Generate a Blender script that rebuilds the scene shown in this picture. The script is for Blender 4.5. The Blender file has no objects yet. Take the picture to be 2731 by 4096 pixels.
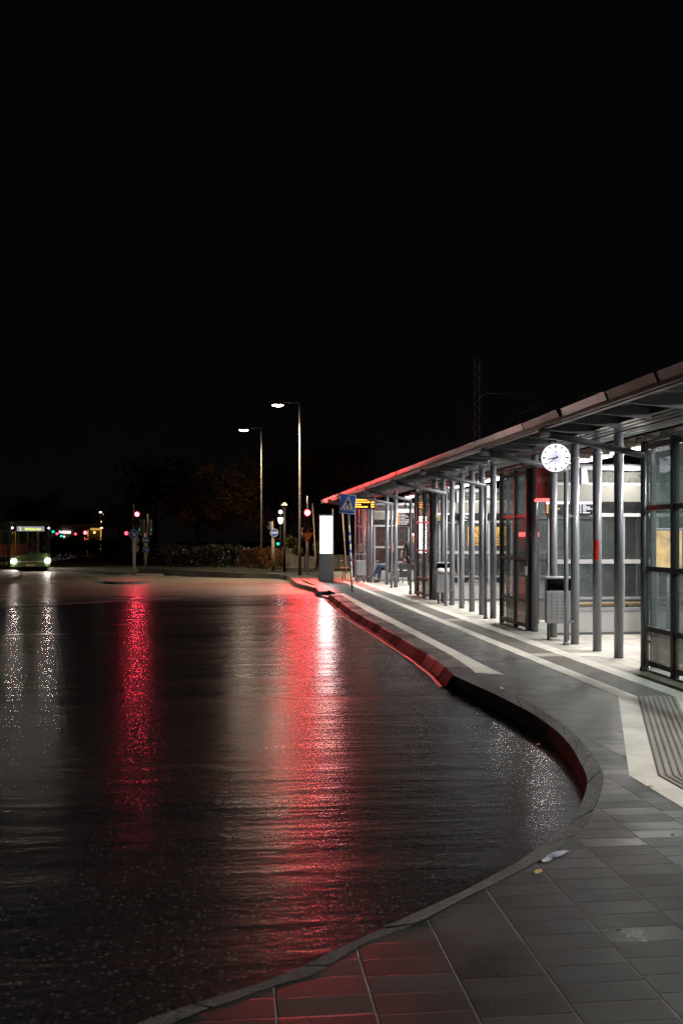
import bpy, bmesh, math, random
from mathutils import Vector, Matrix
from mathutils.geometry import tessellate_polygon
random.seed(7)
R = math.radians
sc = bpy.context.scene
COL = sc.collection
EYE = 1.69
FPX = 3982.0
SN, CS = 0.1112, 0.9938

# ---------------------------------------------------------------- measuring helpers
def road_z(y):
    return -0.15 - 0.27 * min(1.0, max(0.0, (y - 39.0) / 17.0))
def ray(fx, fy):
    a = (fx - 1365.5) / FPX
    return a * CS + SN, CS - a * SN, (2140.0 - fy) / FPX
def gp(fx, fy, z=0.0):
    dx, dy, dz = ray(fx, fy)
    t = (EYE - z) / -dz
    return Vector((dx * t, dy * t, z))
def gr(fx, fy):
    z = -0.15
    for _ in range(12):
        z = 0.5 * z + 0.5 * road_z(gp(fx, fy, z).y)
    return gp(fx, fy, z)
def atd(fx, fy, t):
    dx, dy, dz = ray(fx, fy)
    return Vector((dx * t, dy * t, EYE + dz * t))
def face_rz(p):
    return -math.atan2(p[0], p[1])

# ---------------------------------------------------------------- materials
MATS = {}
def nodes_of(m):
    m.use_nodes = True
    nt = m.node_tree
    return nt, nt.nodes, nt.links
def mat(name, color, rough=0.5, metal=0.0, var=0.12, scale=6.0, bump=0.0, bscale=60.0, spec=0.5, coat=0.0):
    if name in MATS: return MATS[name]
    m = bpy.data.materials.new(name)
    nt, N, L = nodes_of(m)
    b = N['Principled BSDF']
    b.inputs['Metallic'].default_value = metal
    b.inputs['Specular IOR Level'].default_value = spec
    b.inputs['Coat Weight'].default_value = coat
    tc = N.new('ShaderNodeTexCoord')
    nz = N.new('ShaderNodeTexNoise'); nz.inputs['Scale'].default_value = scale; nz.inputs['Detail'].default_value = 5
    L.new(tc.outputs['Object'], nz.inputs['Vector'])
    cr = N.new('ShaderNodeValToRGB')
    cr.color_ramp.elements[0].position = 0.3; cr.color_ramp.elements[1].position = 0.7
    cr.color_ramp.elements[0].color = (*[c * (1 - var) for c in color], 1)
    cr.color_ramp.elements[1].color = (*[min(1, c * (1 + var)) for c in color], 1)
    L.new(nz.outputs['Fac'], cr.inputs['Fac']); L.new(cr.outputs['Color'], b.inputs['Base Color'])
    mr = N.new('ShaderNodeMapRange')
    mr.inputs['To Min'].default_value = max(0.02, rough - 0.1); mr.inputs['To Max'].default_value = min(1, rough + 0.1)
    L.new(nz.outputs['Fac'], mr.inputs['Value']); L.new(mr.outputs['Result'], b.inputs['Roughness'])
    if bump > 0:
        n2 = N.new('ShaderNodeTexNoise'); n2.inputs['Scale'].default_value = bscale; n2.inputs['Detail'].default_value = 3
        L.new(tc.outputs['Object'], n2.inputs['Vector'])
        bp = N.new('ShaderNodeBump'); bp.inputs['Strength'].default_value = bump; bp.inputs['Distance'].default_value = 0.01
        L.new(n2.outputs['Fac'], bp.inputs['Height']); L.new(bp.outputs['Normal'], b.inputs['Normal'])
    MATS[name] = m
    return m
def emit(name, color, strength, var=0.0, vscale=8.0):
    if name in MATS: return MATS[name]
    m = bpy.data.materials.new(name)
    nt, N, L = nodes_of(m)
    b = N['Principled BSDF']
    b.inputs['Base Color'].default_value = (0.02, 0.02, 0.02, 1)
    b.inputs['Emission Color'].default_value = (*color, 1)
    b.inputs['Emission Strength'].default_value = strength
    if var > 0:
        tc = N.new('ShaderNodeTexCoord'); nz = N.new('ShaderNodeTexNoise'); nz.inputs['Scale'].default_value = vscale
        L.new(tc.outputs['Object'], nz.inputs['Vector'])
        mr = N.new('ShaderNodeMapRange'); mr.inputs['From Min'].default_value = .3; mr.inputs['From Max'].default_value = .7
        mr.inputs['To Min'].default_value = strength * (1 - var); mr.inputs['To Max'].default_value = strength * (1 + var)
        L.new(nz.outputs['Fac'], mr.inputs['Value']); L.new(mr.outputs['Result'], b.inputs['Emission Strength'])
    MATS[name] = m
    return m
def glass(name, tint=(0.9, 0.96, 0.95), dirt=0.05, ior=1.5, dcol=(0.35, 0.36, 0.34)):
    if name in MATS: return MATS[name]
    m = bpy.data.materials.new(name)
    nt, N, L = nodes_of(m)
    N.remove(N['Principled BSDF'])
    out = N['Material Output']
    tr = N.new('ShaderNodeBsdfTransparent'); tr.inputs['Color'].default_value = (*tint, 1)
    gl = N.new('ShaderNodeBsdfGlossy'); gl.inputs['Roughness'].default_value = 0.02
    fr = N.new('ShaderNodeFresnel'); fr.inputs['IOR'].default_value = ior
    gm = N.new('ShaderNodeNewGeometry'); im = N.new('ShaderNodeMapRange'); L.new(gm.outputs['Backfacing'], im.inputs['Value'])
    im.inputs['To Min'].default_value = ior; im.inputs['To Max'].default_value = 1 / ior; L.new(im.outputs['Result'], fr.inputs['IOR'])
    mx = N.new('ShaderNodeMixShader')
    mul = N.new('ShaderNodeMath'); mul.operation = 'MULTIPLY'; mul.inputs[1].default_value = 1.0; mul.use_clamp = True
    L.new(fr.outputs['Fac'], mul.inputs[0]); L.new(mul.outputs[0], mx.inputs['Fac'])
    L.new(tr.outputs[0], mx.inputs[1]); L.new(gl.outputs[0], mx.inputs[2])
    df = N.new('ShaderNodeBsdfDiffuse'); df.inputs['Color'].default_value = (*dcol, 1)
    tl = N.new('ShaderNodeBsdfTranslucent'); tl.inputs['Color'].default_value = (*dcol, 1)
    dd = N.new('ShaderNodeMixShader'); L.new(df.outputs[0], dd.inputs[1]); L.new(tl.outputs[0], dd.inputs[2])
    tc = N.new('ShaderNodeTexCoord'); nz = N.new('ShaderNodeTexNoise'); nz.inputs['Scale'].default_value = 5; nz.inputs['Detail'].default_value = 6
    L.new(tc.outputs['Object'], nz.inputs['Vector'])
    mr = N.new('ShaderNodeMapRange'); mr.inputs['From Min'].default_value = .35; mr.inputs['From Max'].default_value = .75
    mr.inputs['To Min'].default_value = dirt * 0.7; mr.inputs['To Max'].default_value = dirt * 1.35
    L.new(nz.outputs['Fac'], mr.inputs['Value'])
    m2 = N.new('ShaderNodeMixShader')
    L.new(mr.outputs['Result'], m2.inputs['Fac']); L.new(mx.outputs[0], m2.inputs[1]); L.new(dd.outputs[0], m2.inputs[2])
    L.new(m2.outputs[0], out.inputs['Surface'])
    MATS[name] = m
    return m

def math_node(N, L, op, a, b=None, c=None):
    n = N.new('ShaderNodeMath'); n.operation = op
    for i, v in enumerate((a, b, c)):
        if v is None: continue
        if hasattr(v, 'links'): L.new(v, n.inputs[i])
        else: n.inputs[i].default_value = v
    return n.outputs[0]
def noise(N, L, vec, scale, detail=3, rough=0.5):
    n = N.new('ShaderNodeTexNoise'); n.inputs['Scale'].default_value = scale
    n.inputs['Detail'].default_value = detail; n.inputs['Roughness'].default_value = rough
    L.new(vec, n.inputs['Vector']); return n.outputs['Fac']
def remap(N, L, v, a, b, c, d):
    n = N.new('ShaderNodeMapRange'); L.new(v, n.inputs['Value'])
    for k, x in zip(('From Min', 'From Max', 'To Min', 'To Max'), (a, b, c, d)): n.inputs[k].default_value = x
    return n.outputs['Result']
def mapping(N, L, vec, scale, rot=0.0):
    n = N.new('ShaderNodeMapping'); n.inputs['Scale'].default_value = scale; n.inputs['Rotation'].default_value[2] = rot
    L.new(vec, n.inputs['Vector']); return n.outputs['Vector']
def bump_node(N, L, h, strength, dist, prev=None):
    n = N.new('ShaderNodeBump'); n.inputs['Strength'].default_value = strength; n.inputs['Distance'].default_value = dist
    L.new(h, n.inputs['Height'])
    if prev: L.new(prev, n.inputs['Normal'])
    return n.outputs['Normal']
def mixc(N, L, f, a, b):
    n = N.new('ShaderNodeMix'); n.data_type = 'RGBA'
    if hasattr(f, 'links'): L.new(f, n.inputs['Factor'])
    else: n.inputs['Factor'].default_value = f
    for v, k in ((a, 6), (b, 7)):
        if hasattr(v, 'links'): L.new(v, n.inputs[k])
        else: n.inputs[k].default_value = (*v, 1)
    return n.outputs[2]

def road_material():
    m = bpy.data.materials.new('wet_asphalt'); nt, N, L = nodes_of(m); b = N['Principled BSDF']
    P = N.new('ShaderNodeTexCoord').outputs['Object']
    grain = noise(N, L, P, 52, 2, .6)
    mid = noise(N, L, mapping(N, L, P, (19, 28, 20), R(-7)), 1.0, 4, .68)
    band = noise(N, L, mapping(N, L, P, (0.16, 1.7, 1), R(-7)), 1.0, 4, .6)
    big = noise(N, L, mapping(N, L, P, (0.11, 0.30, 1), R(12)), 1.0, 3, .5)
    # wheel ruts and old repairs change how wet the surface stays
    dry = N.new('ShaderNodeSeparateXYZ'); L.new(P, dry.inputs[0])
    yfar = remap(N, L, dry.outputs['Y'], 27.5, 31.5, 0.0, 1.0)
    wet = remap(N, L, math_node(N, L, 'ADD', math_node(N, L, 'MULTIPLY', big, 0.75), math_node(N, L, 'MULTIPLY', band, 0.25)), .36, .66, 0.0, 1.0)
    col = mixc(N, L, remap(N, L, grain, .35, .7, 0, 1), (0.008, 0.008, 0.009), (0.032, 0.031, 0.030))
    stone = N.new('ShaderNodeTexVoronoi'); stone.inputs['Scale'].default_value = 34; L.new(P, stone.inputs['Vector'])
    ss_ = N.new('ShaderNodeSeparateColor'); L.new(stone.outputs['Color'], ss_.inputs[0])
    pale = math_node(N, L, 'MULTIPLY', math_node(N, L, 'GREATER_THAN', ss_.outputs[0], .72), remap(N, L, stone.outputs['Distance'], .15, .5, 1.0, 0.0))
    col = mixc(N, L, math_node(N, L, 'MULTIPLY', pale, .8), col, (0.085, 0.085, 0.082))
    col = mixc(N, L, math_node(N, L, 'MULTIPLY', yfar, remap(N, L, mid, .3, .7, .5, 1)), col, (0.27, 0.245, 0.20))  # drier far road, with the cream pool of lamplight put into its colour
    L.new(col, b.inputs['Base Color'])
    r = remap(N, L, wet, 0, 1, .25, .17)
    r = math_node(N, L, 'ADD', r, remap(N, L, band, .3, .7, .05, -.04))
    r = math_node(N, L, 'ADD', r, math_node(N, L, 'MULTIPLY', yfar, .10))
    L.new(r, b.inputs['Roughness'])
    b.inputs['IOR'].default_value = 1.45
    b.inputs['Specular IOR Level'].default_value = 0.62
    prev = bump_node(N, L, band, 0.50, 0.034)
    # the same unevenness at every size: patches, dips, stones
    for sc_, dist, st, fx_ in ((1.5, .022, .46, .36), (4.2, .0092, .48, .45), (9.5, .0044, .54, .75), (20.0, .0022, .58, .85)):
        prev = bump_node(N, L, noise(N, L, mapping(N, L, P, (sc_ * fx_, sc_ * 1.3, sc_), R(-7)), 1.0, 3, .6), st, dist, prev)
    n2 = bump_node(N, L, mid, 0.48, 0.0034, prev)
    n3 = bump_node(N, L, grain, 0.08, 0.0012, n2)
    L.new(n3, b.inputs['Normal'])
    return m

def paving_material():
    m = bpy.data.materials.new('wet_paving'); nt, N, L = nodes_of(m); b = N['Principled BSDF']
    P = N.new('ShaderNodeTexCoord').outputs['Object']
    s = N.new('ShaderNodeSeparateXYZ'); L.new(P, s.inputs[0])
    x, y = s.outputs['X'], s.outputs['Y']
    u = math_node(N, L, 'DIVIDE', math_node(N, L, 'SUBTRACT', x, 0.864), 0.35)
    cu = math_node(N, L, 'FLOOR', u); fu = math_node(N, L, 'SUBTRACT', u, cu)
    wn = N.new('ShaderNodeTexWhiteNoise'); wn.noise_dimensions = '1D'; L.new(cu, wn.inputs['W'])
    v = math_node(N, L, 'ADD', math_node(N, L, 'DIVIDE', y, 0.152), wn.outputs['Value'])
    cv = math_node(N, L, 'FLOOR', v); fv = math_node(N, L, 'SUBTRACT', v, cv)
    cb = N.new('ShaderNodeCombineXYZ'); L.new(cu, cb.inputs[0]); L.new(cv, cb.inputs[1])
    tn = N.new('ShaderNodeTexWhiteNoise'); tn.noise_dimensions = '2D'; L.new(cb.outputs[0], tn.inputs['Vector'])
    tile = tn.outputs['Value']
    tsep = N.new('ShaderNodeSeparateColor'); L.new(tn.outputs['Color'], tsep.inputs[0])
    def groove(f, w):
        e = math_node(N, L, 'MINIMUM', f, math_node(N, L, 'SUBTRACT', 1.0, f))
        return remap(N, L, e, 0.0, w, 0.0, 1.0)
    g = math_node(N, L, 'MINIMUM', groove(fu, 0.014), groove(fv, 0.04))
    grain = noise(N, L, P, 85, 3, .65)
    blot = noise(N, L, P, 1.3, 5, .6)
    dryx = remap(N, L, math_node(N, L, 'ADD', x, math_node(N, L, 'MULTIPLY', blot, 1.2)), 4.4, 5.4, 0.0, 1.0)
    base = mixc(N, L, remap(N, L, grain, .3, .7, 0, 1), (0.017, 0.0172, 0.0166), (0.036, 0.036, 0.0345))
    base = mixc(N, L, math_node(N, L, 'MULTIPLY', math_node(N, L, 'POWER', tile, 2.0), 0.5), base, (0.052, 0.054, 0.054))
    dryc = mixc(N, L, remap(N, L, grain, .3, .7, 0, 1), (0.33, 0.31, 0.28), (0.45, 0.43, 0.385))
    col = mixc(N, L, dryx, base, dryc)
    col = mixc(N, L, remap(N, L, blot, .42, .72, 0.0, .62), col, (0.03, 0.03, 0.028))
    vo = N.new('ShaderNodeTexVoronoi'); vo.inputs['Scale'].default_value = 2.6; L.new(P, vo.inputs['Vector'])
    vs_ = N.new('ShaderNodeSeparateColor'); L.new(vo.outputs['Color'], vs_.inputs[0])
    gum = math_node(N, L, 'MULTIPLY', remap(N, L, vo.outputs['Distance'], .045, .06, 1.0, 0.0), math_node(N, L, 'GREATER_THAN', vs_.outputs[0], .55))
    col = mixc(N, L, math_node(N, L, 'MULTIPLY', gum, .6), col, (0.12, 0.12, 0.11))
    drt = math_node(N, L, 'MULTIPLY', remap(N, L, math_node(N, L, 'MINIMUM', fu, fv), 0.0, .16, 1.0, 0.0), remap(N, L, noise(N, L, P, 9, 4, .6), .4, .65, 0.0, .7))
    col = mixc(N, L, drt, col, (0.018, 0.017, 0.014))
    col = mixc(N, L, g, (0.012, 0.012, 0.011), col)
    L.new(col, b.inputs['Base Color'])
    ro = math_node(N, L, 'ADD', remap(N, L, noise(N, L, P, 3.4, 4, .6), .36, .66, .46, .33), math_node(N, L, 'MULTIPLY', math_node(N, L, 'SUBTRACT', tile, .4), 0.20))
    ro = math_node(N, L, 'ADD', ro, math_node(N, L, 'MULTIPLY', dryx, .3))
    L.new(ro, b.inputs['Roughness']); b.inputs['Specular IOR Level'].default_value = .65
    tilt = math_node(N, L, 'MULTIPLY', math_node(N, L, 'SUBTRACT', fv, .5), math_node(N, L, 'SUBTRACT', tsep.outputs[0], .5))
    lvl = math_node(N, L, 'ADD', math_node(N, L, 'MULTIPLY', tilt, 1.0), math_node(N, L, 'MULTIPLY', math_node(N, L, 'SUBTRACT', fu, .5), math_node(N, L, 'MULTIPLY', math_node(N, L, 'SUBTRACT', tsep.outputs[1], .5), .6)))
    n0 = bump_node(N, L, lvl, 0.9, 0.010)
    n1 = bump_node(N, L, g, 0.8, 0.004, n0)
    n2 = bump_node(N, L, grain, 0.18, 0.002, n1)
    L.new(n2, b.inputs['Normal'])
    return m

def granite_material(name, c0, c1, rough, scale=90):
    m = bpy.data.materials.new(name); nt, N, L = nodes_of(m); b = N['Principled BSDF']
    P = N.new('ShaderNodeTexCoord').outputs['Object']
    g = noise(N, L, P, scale, 3, .7); g2 = noise(N, L, P, 14, 3, .6); st = noise(N, L, P, 1.6, 4, .6)
    col = mixc(N, L, remap(N, L, g, .38, .64, 0, 1), c0, c1)
    col = mixc(N, L, remap(N, L, st, .4, .75, 0, .6), col, tuple(c * .4 for c in c0))
    L.new(col, b.inputs['Base Color'])
    L.new(remap(N, L, g2, .3, .7, rough - .12, rough + .15), b.inputs['Roughness'])
    b.inputs['Specular IOR Level'].default_value = .2
    n1 = bump_node(N, L, g2, .5, .012); n2 = bump_node(N, L, g, .7, .004, n1)
    L.new(n2, b.inputs['Normal'])
    return m
def stripe_material(name, c, joint=0.35):
    m = bpy.data.materials.new(name); nt, N, L = nodes_of(m); b = N['Principled BSDF']
    P = N.new('ShaderNodeTexCoord').outputs['Object']
    s = N.new('ShaderNodeSeparateXYZ'); L.new(P, s.inputs[0])
    v = math_node(N, L, 'DIVIDE', s.outputs['Y'], joint); cv = math_node(N, L, 'FLOOR', v); f = math_node(N, L, 'SUBTRACT', v, cv)
    e = math_node(N, L, 'MINIMUM', f, math_node(N, L, 'SUBTRACT', 1.0, f))
    g = remap(N, L, e, 0.0, 0.016, 0.0, 1.0)
    wn = N.new('ShaderNodeTexWhiteNoise'); wn.noise_dimensions = '1D'; L.new(cv, wn.inputs['W'])
    n1 = noise(N, L, P, 3.0, 5, .6); n2 = noise(N, L, P, 120, 2, .6)
    col = mixc(N, L, remap(N, L, n1, .35, .75, 0, .42), c, tuple(x * .5 for x in c))
    col = mixc(N, L, math_node(N, L, 'MULTIPLY', wn.outputs['Value'], .18), col, tuple(x * .6 for x in c))
    col = mixc(N, L, remap(N, L, n2, .5, .75, 0, .3), col, tuple(x * .55 for x in c))
    col = mixc(N, L, g, tuple(x * .35 for x in c), col)
    L.new(col, b.inputs['Base Color']); L.new(remap(N, L, n1, .3, .7, .38, .6), b.inputs['Roughness'])
    L.new(bump_node(N, L, n2, .3, .002), b.inputs['Normal'])
    return m
def leaf_material(name, c0, c1):
    m = bpy.data.materials.new(name); nt, N, L = nodes_of(m); b = N['Principled BSDF']
    P = N.new('ShaderNodeTexCoord').outputs['Object']
    g = noise(N, L, P, 2.2, 4, .6)
    L.new(mixc(N, L, remap(N, L, g, .3, .7, 0, 1), c0, c1), b.inputs['Base Color'])
    b.inputs['Roughness'].default_value = .6
    return m

_dial_ready = True
ROAD = road_material(); PAVE = paving_material()
GRANITE = granite_material('granite_kerb', (0.035, 0.036, 0.034), (0.14, 0.145, 0.14), .72)
CONC = granite_material('concrete_kerb', (0.09, 0.085, 0.08), (0.18, 0.172, 0.162), .48, 140)
CONC2 = granite_material('dark_concrete_kerb', (0.04, 0.038, 0.036), (0.10, 0.095, 0.09), .65, 120)
CONC3 = granite_material('worn_concrete_kerb', (0.07, 0.066, 0.062), (0.15, 0.142, 0.135), .36, 100)
COBBLE = granite_material('refuge_stone', (0.10, 0.095, 0.085), (0.24, 0.22, 0.20), .5, 40)
WHITE = stripe_material('white_guide_tile', (0.62, 0.59, 0.53))
PAINT = stripe_material('worn_road_paint', (0.34, 0.31, 0.27), 5.0)
RIB = mat('ribbed_tile', (0.20, 0.185, 0.165), .5, var=.2, scale=9, bump=.3, bscale=150)
STEEL = mat('grey_painted_steel', (0.145, 0.155, 0.18), .36, var=.08, scale=3, bump=.05, bscale=40, coat=.5)
STEELD = mat('dark_grey_steel', (0.10, 0.105, 0.115), .4, var=.1, scale=3)
SOFFIT = mat('soffit_sheet', (0.15, 0.16, 0.165), .6, var=.12, scale=2)
BRONZE = mat('dark_bronze_frame', (0.028, 0.026, 0.026), .5, var=.15, scale=4, spec=.3)
FASCIA = mat('fascia_metal', (0.50, 0.44, 0.46), .32, metal=.8, var=.25, scale=1.5, bump=.12, bscale=4)
PANELW = mat('white_panel', (0.34, 0.34, 0.335), .42, var=.05, scale=2, bump=.04)
PANELC = mat('cream_panel', (0.135, 0.133, 0.118), .5, var=.08, scale=2)
RAILG = mat('grey_rail', (0.22, 0.23, 0.245), .4, var=.06)
RAILW = mat('light_rail', (0.30, 0.30, 0.30), .38, var=.05)
BLACK = mat('black_panel', (0.008, 0.008, 0.009), .28, var=.3)
CREAMB = mat('cream_beam', (0.46, 0.42, 0.35), .55, var=.08, scale=2)
BROWNP = mat('brown_lower_panel', (0.16, 0.145, 0.125), .25, var=.1, scale=2)
WOOD = mat('bench_wood', (0.42, 0.27, 0.14), .5, var=.2, scale=8)
GALV = mat('galvanised_steel', (0.36, 0.35, 0.34), .42, metal=.3, var=.18, scale=5)
POLED = mat('dark_pole', (0.05, 0.043, 0.037), .5, var=.2)
WARMP = mat('warm_grey_pole', (0.33, 0.27, 0.23), .5, var=.15)
BINM = mat('bin_steel', (0.27, 0.28, 0.30), .38, metal=.2, var=.08)
BLUE = mat('sign_blue', (0.02, 0.10, 0.50), .4, var=.05)
SWHITE = mat('sign_white', (0.82, 0.80, 0.75), .4, var=.05)
SBLACK = mat('sign_black', (0.012, 0.012, 0.014), .4, var=.1)
SYEL = mat('sign_yellow', (0.75, 0.48, 0.03), .4, var=.05)
SRED = mat('sign_red', (0.55, 0.05, 0.03), .4, var=.05)
SBACK = mat('sign_back', (0.16, 0.15, 0.15), .5, var=.1)
KIOSKM = mat('kiosk_anthracite', (0.075, 0.085, 0.092), .38, var=.08)
CONCRETE = mat('concrete_fence', (0.27, 0.25, 0.23), .75, var=.2, scale=4, bump=.2)
BARK = mat('bark', (0.06, 0.045, 0.035), .9, var=.3, bump=.5)
LEAFD = leaf_material('dark_leaves', (0.005, 0.006, 0.003), (0.013, 0.013, 0.006))
LEAFB = leaf_material('brown_leaves', (0.09, 0.045, 0.018), (0.16, 0.08, 0.03))
LEAFT = leaf_material('autumn_tree_leaves', (0.20, 0.10, 0.04), (0.36, 0.18, 0.07))
LEAFO = leaf_material('orange_beech_leaves', (0.13, 0.055, 0.02), (0.24, 0.11, 0.037))
LEAFY = leaf_material('yellow_green_leaves', (0.14, 0.13, 0.03), (0.24, 0.20, 0.05))
GRASS = mat('verge_grass', (0.03, 0.035, 0.015), .9, var=.4, scale=3, bump=.6, bscale=30)
BUSG = mat('bus_green', (0.032, 0.062, 0.020), .28, var=.06, scale=1, coat=.5)
RUBBER = mat('rubber', (0.015, 0.015, 0.016), .7)
GLASS = glass('clear_glass', (0.96, 0.98, 0.975), .04)
GLASSS = glass('side_glass', (0.96, 0.985, 0.98), .075, dcol=(0.36, 0.42, 0.43))
ROOFG = glass('tinted_roof_glass', (0.52, 0.56, 0.56), .05)
GLASSR = glass('rear_glass', (0.90, 0.94, 0.95), .16, dcol=(0.26, 0.31, 0.33))
GLASSL = glass('lower_glass', (0.86, 0.84, 0.80), .30, dcol=(0.42, 0.39, 0.34))
GLASSD = glass('dusty_glass', (0.95, 0.97, 0.965), .06, dcol=(0.40, 0.42, 0.40))
FROST = glass('mottled_glass', (0.8, 0.82, 0.78), .6, dcol=(0.17, 0.17, 0.16))
GLASSB = glass('dark_bus_glass', (0.80, 0.83, 0.83), .012)
SKIN = mat('skin', (0.42, 0.24, 0.17), .5, var=.05)
PINK = mat('pink_cloth', (0.50, 0.33, 0.30), .8, var=.1)
NAVY = mat('navy_cloth', (0.028, 0.035, 0.07), .85, var=.2)
BLKC = mat('black_cloth', (0.022, 0.02, 0.021), .85, var=.2)
PLUM = mat('dark_plum_cloth', (0.05, 0.035, 0.055), .85, var=.2)
GREYC = mat('grey_puffer_cloth', (0.07, 0.085, 0.11), .6, var=.3, scale=14, bump=.5, bscale=12)
DENIM = mat('denim', (0.035, 0.06, 0.13), .85, var=.2)
SHOE = mat('shoe_dark', (0.05, 0.05, 0.055), .6)
SOLE = mat('shoe_white', (0.62, 0.60, 0.57), .6)
HAIR = mat('dark_hair', (0.03, 0.02, 0.015), .6)
PLASTW = mat('white_plastic_bag', (0.70, 0.68, 0.70), .35, var=.06, scale=12, bump=.6, bscale=14)
CREAMP = mat('cream_leather', (0.42, 0.40, 0.30), .5)

E_LAMP = emit('canopy_lamp_glow', (1.0, 0.86, 0.95), 4)
E_STREET = emit('street_lamp_glow', (1.0, 0.76, 0.56), 170)
E_RED = emit('red_signal_glow', (1.0, 0.056, 0.060), 10500)
E_RED2 = emit('red_signal_glow_island', (1.0, 0.04, 0.075), 420)
E_RIM = emit('red_lens_rim', (1.0, 0.05, 0.06), 1.6)
E_REDS = emit('far_red_glow', (1.0, 0.05, 0.08), 5)
E_REDF = emit('far_bright_red_glow', (1.0, 0.06, 0.10), 10)
E_GREEN = emit('far_green_glow', (0.02, 0.85, 0.60), 1.6)
E_WARM = emit('far_warm_glow', (1.0, 0.55, 0.28), 3.5)
E_WHITEF = emit('far_white_glow', (1.0, 0.92, 0.95), 3)
E_KIOSK = emit('kiosk_screen_glow', (1.0, 0.99, 0.97), 10)
E_CLOCK = emit('clock_dial_glow', (0.90, 0.90, 1.0), 1.25)
def _dial():
    nt, N, L = nodes_of(E_CLOCK); b = N['Principled BSDF']
    ln = N.new('ShaderNodeVectorMath'); ln.operation = 'LENGTH'; L.new(N.new('ShaderNodeTexCoord').outputs['Object'], ln.inputs[0])
    # the dial is lit from a ring of tubes behind its rim, so the middle is dimmer
    L.new(remap(N, L, ln.outputs['Value'], .05, .17, .80, 1.45), b.inputs['Emission Strength'])
    L.new(mixc(N, L, remap(N, L, ln.outputs['Value'], .05, .16, 0, 1), (.70, .72, 1.0), (1, .95, 1)), b.inputs['Emission Color'])

E_AMBER = emit('amber_led_glow', (1.0, 0.40, 0.05), 4)
E_YTXT = emit('yellow_text_glow', (1.0, 0.88, 0.28), 1.6)
E_WTXT = emit('white_text_glow', (0.88, 0.86, 1.0), 1.6)
E_SCRN = emit('screen_dark_glow', (0.05, 0.05, 0.06), 1.0)
E_HEAD = emit('headlight_glow', (1.0, 0.86, 0.74), 480)
E_MARK = emit('marker_glow', (0.9, 0.75, 1.0), 14)
E_DEST = emit('destination_field_glow', (0.28, 0.27, 0.36), 1.0)
E_DTXT = emit('destination_text_glow', (0.80, 0.95, 0.10), 1.3)
E_INT = emit('bus_interior_glow', (1.0, 0.55, 0.28), 16.0, .4, 3)
E_INTR = emit('bus_interior_red_glow', (1.0, 0.20, 0.14), 0.8, .5, 3)
E_REDREFL = emit('red_reflection_glow', (1.0, 0.07, 0.07), 5)  # added glow for red reflections in the clock shelter
E_BAYREFL = emit('bay_reflection_glow', (1.0, 0.58, 0.20), 1.7, .55, 4)  # added glow for warm reflections in the nearest bay glass
E_LANT = emit('lantern_glow', (1.0, 0.72, 0.74), 10)
E_YCAN = emit('lit_yellow_edge', (0.85, 0.46, 0.10), 0.7)

_dial()
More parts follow.
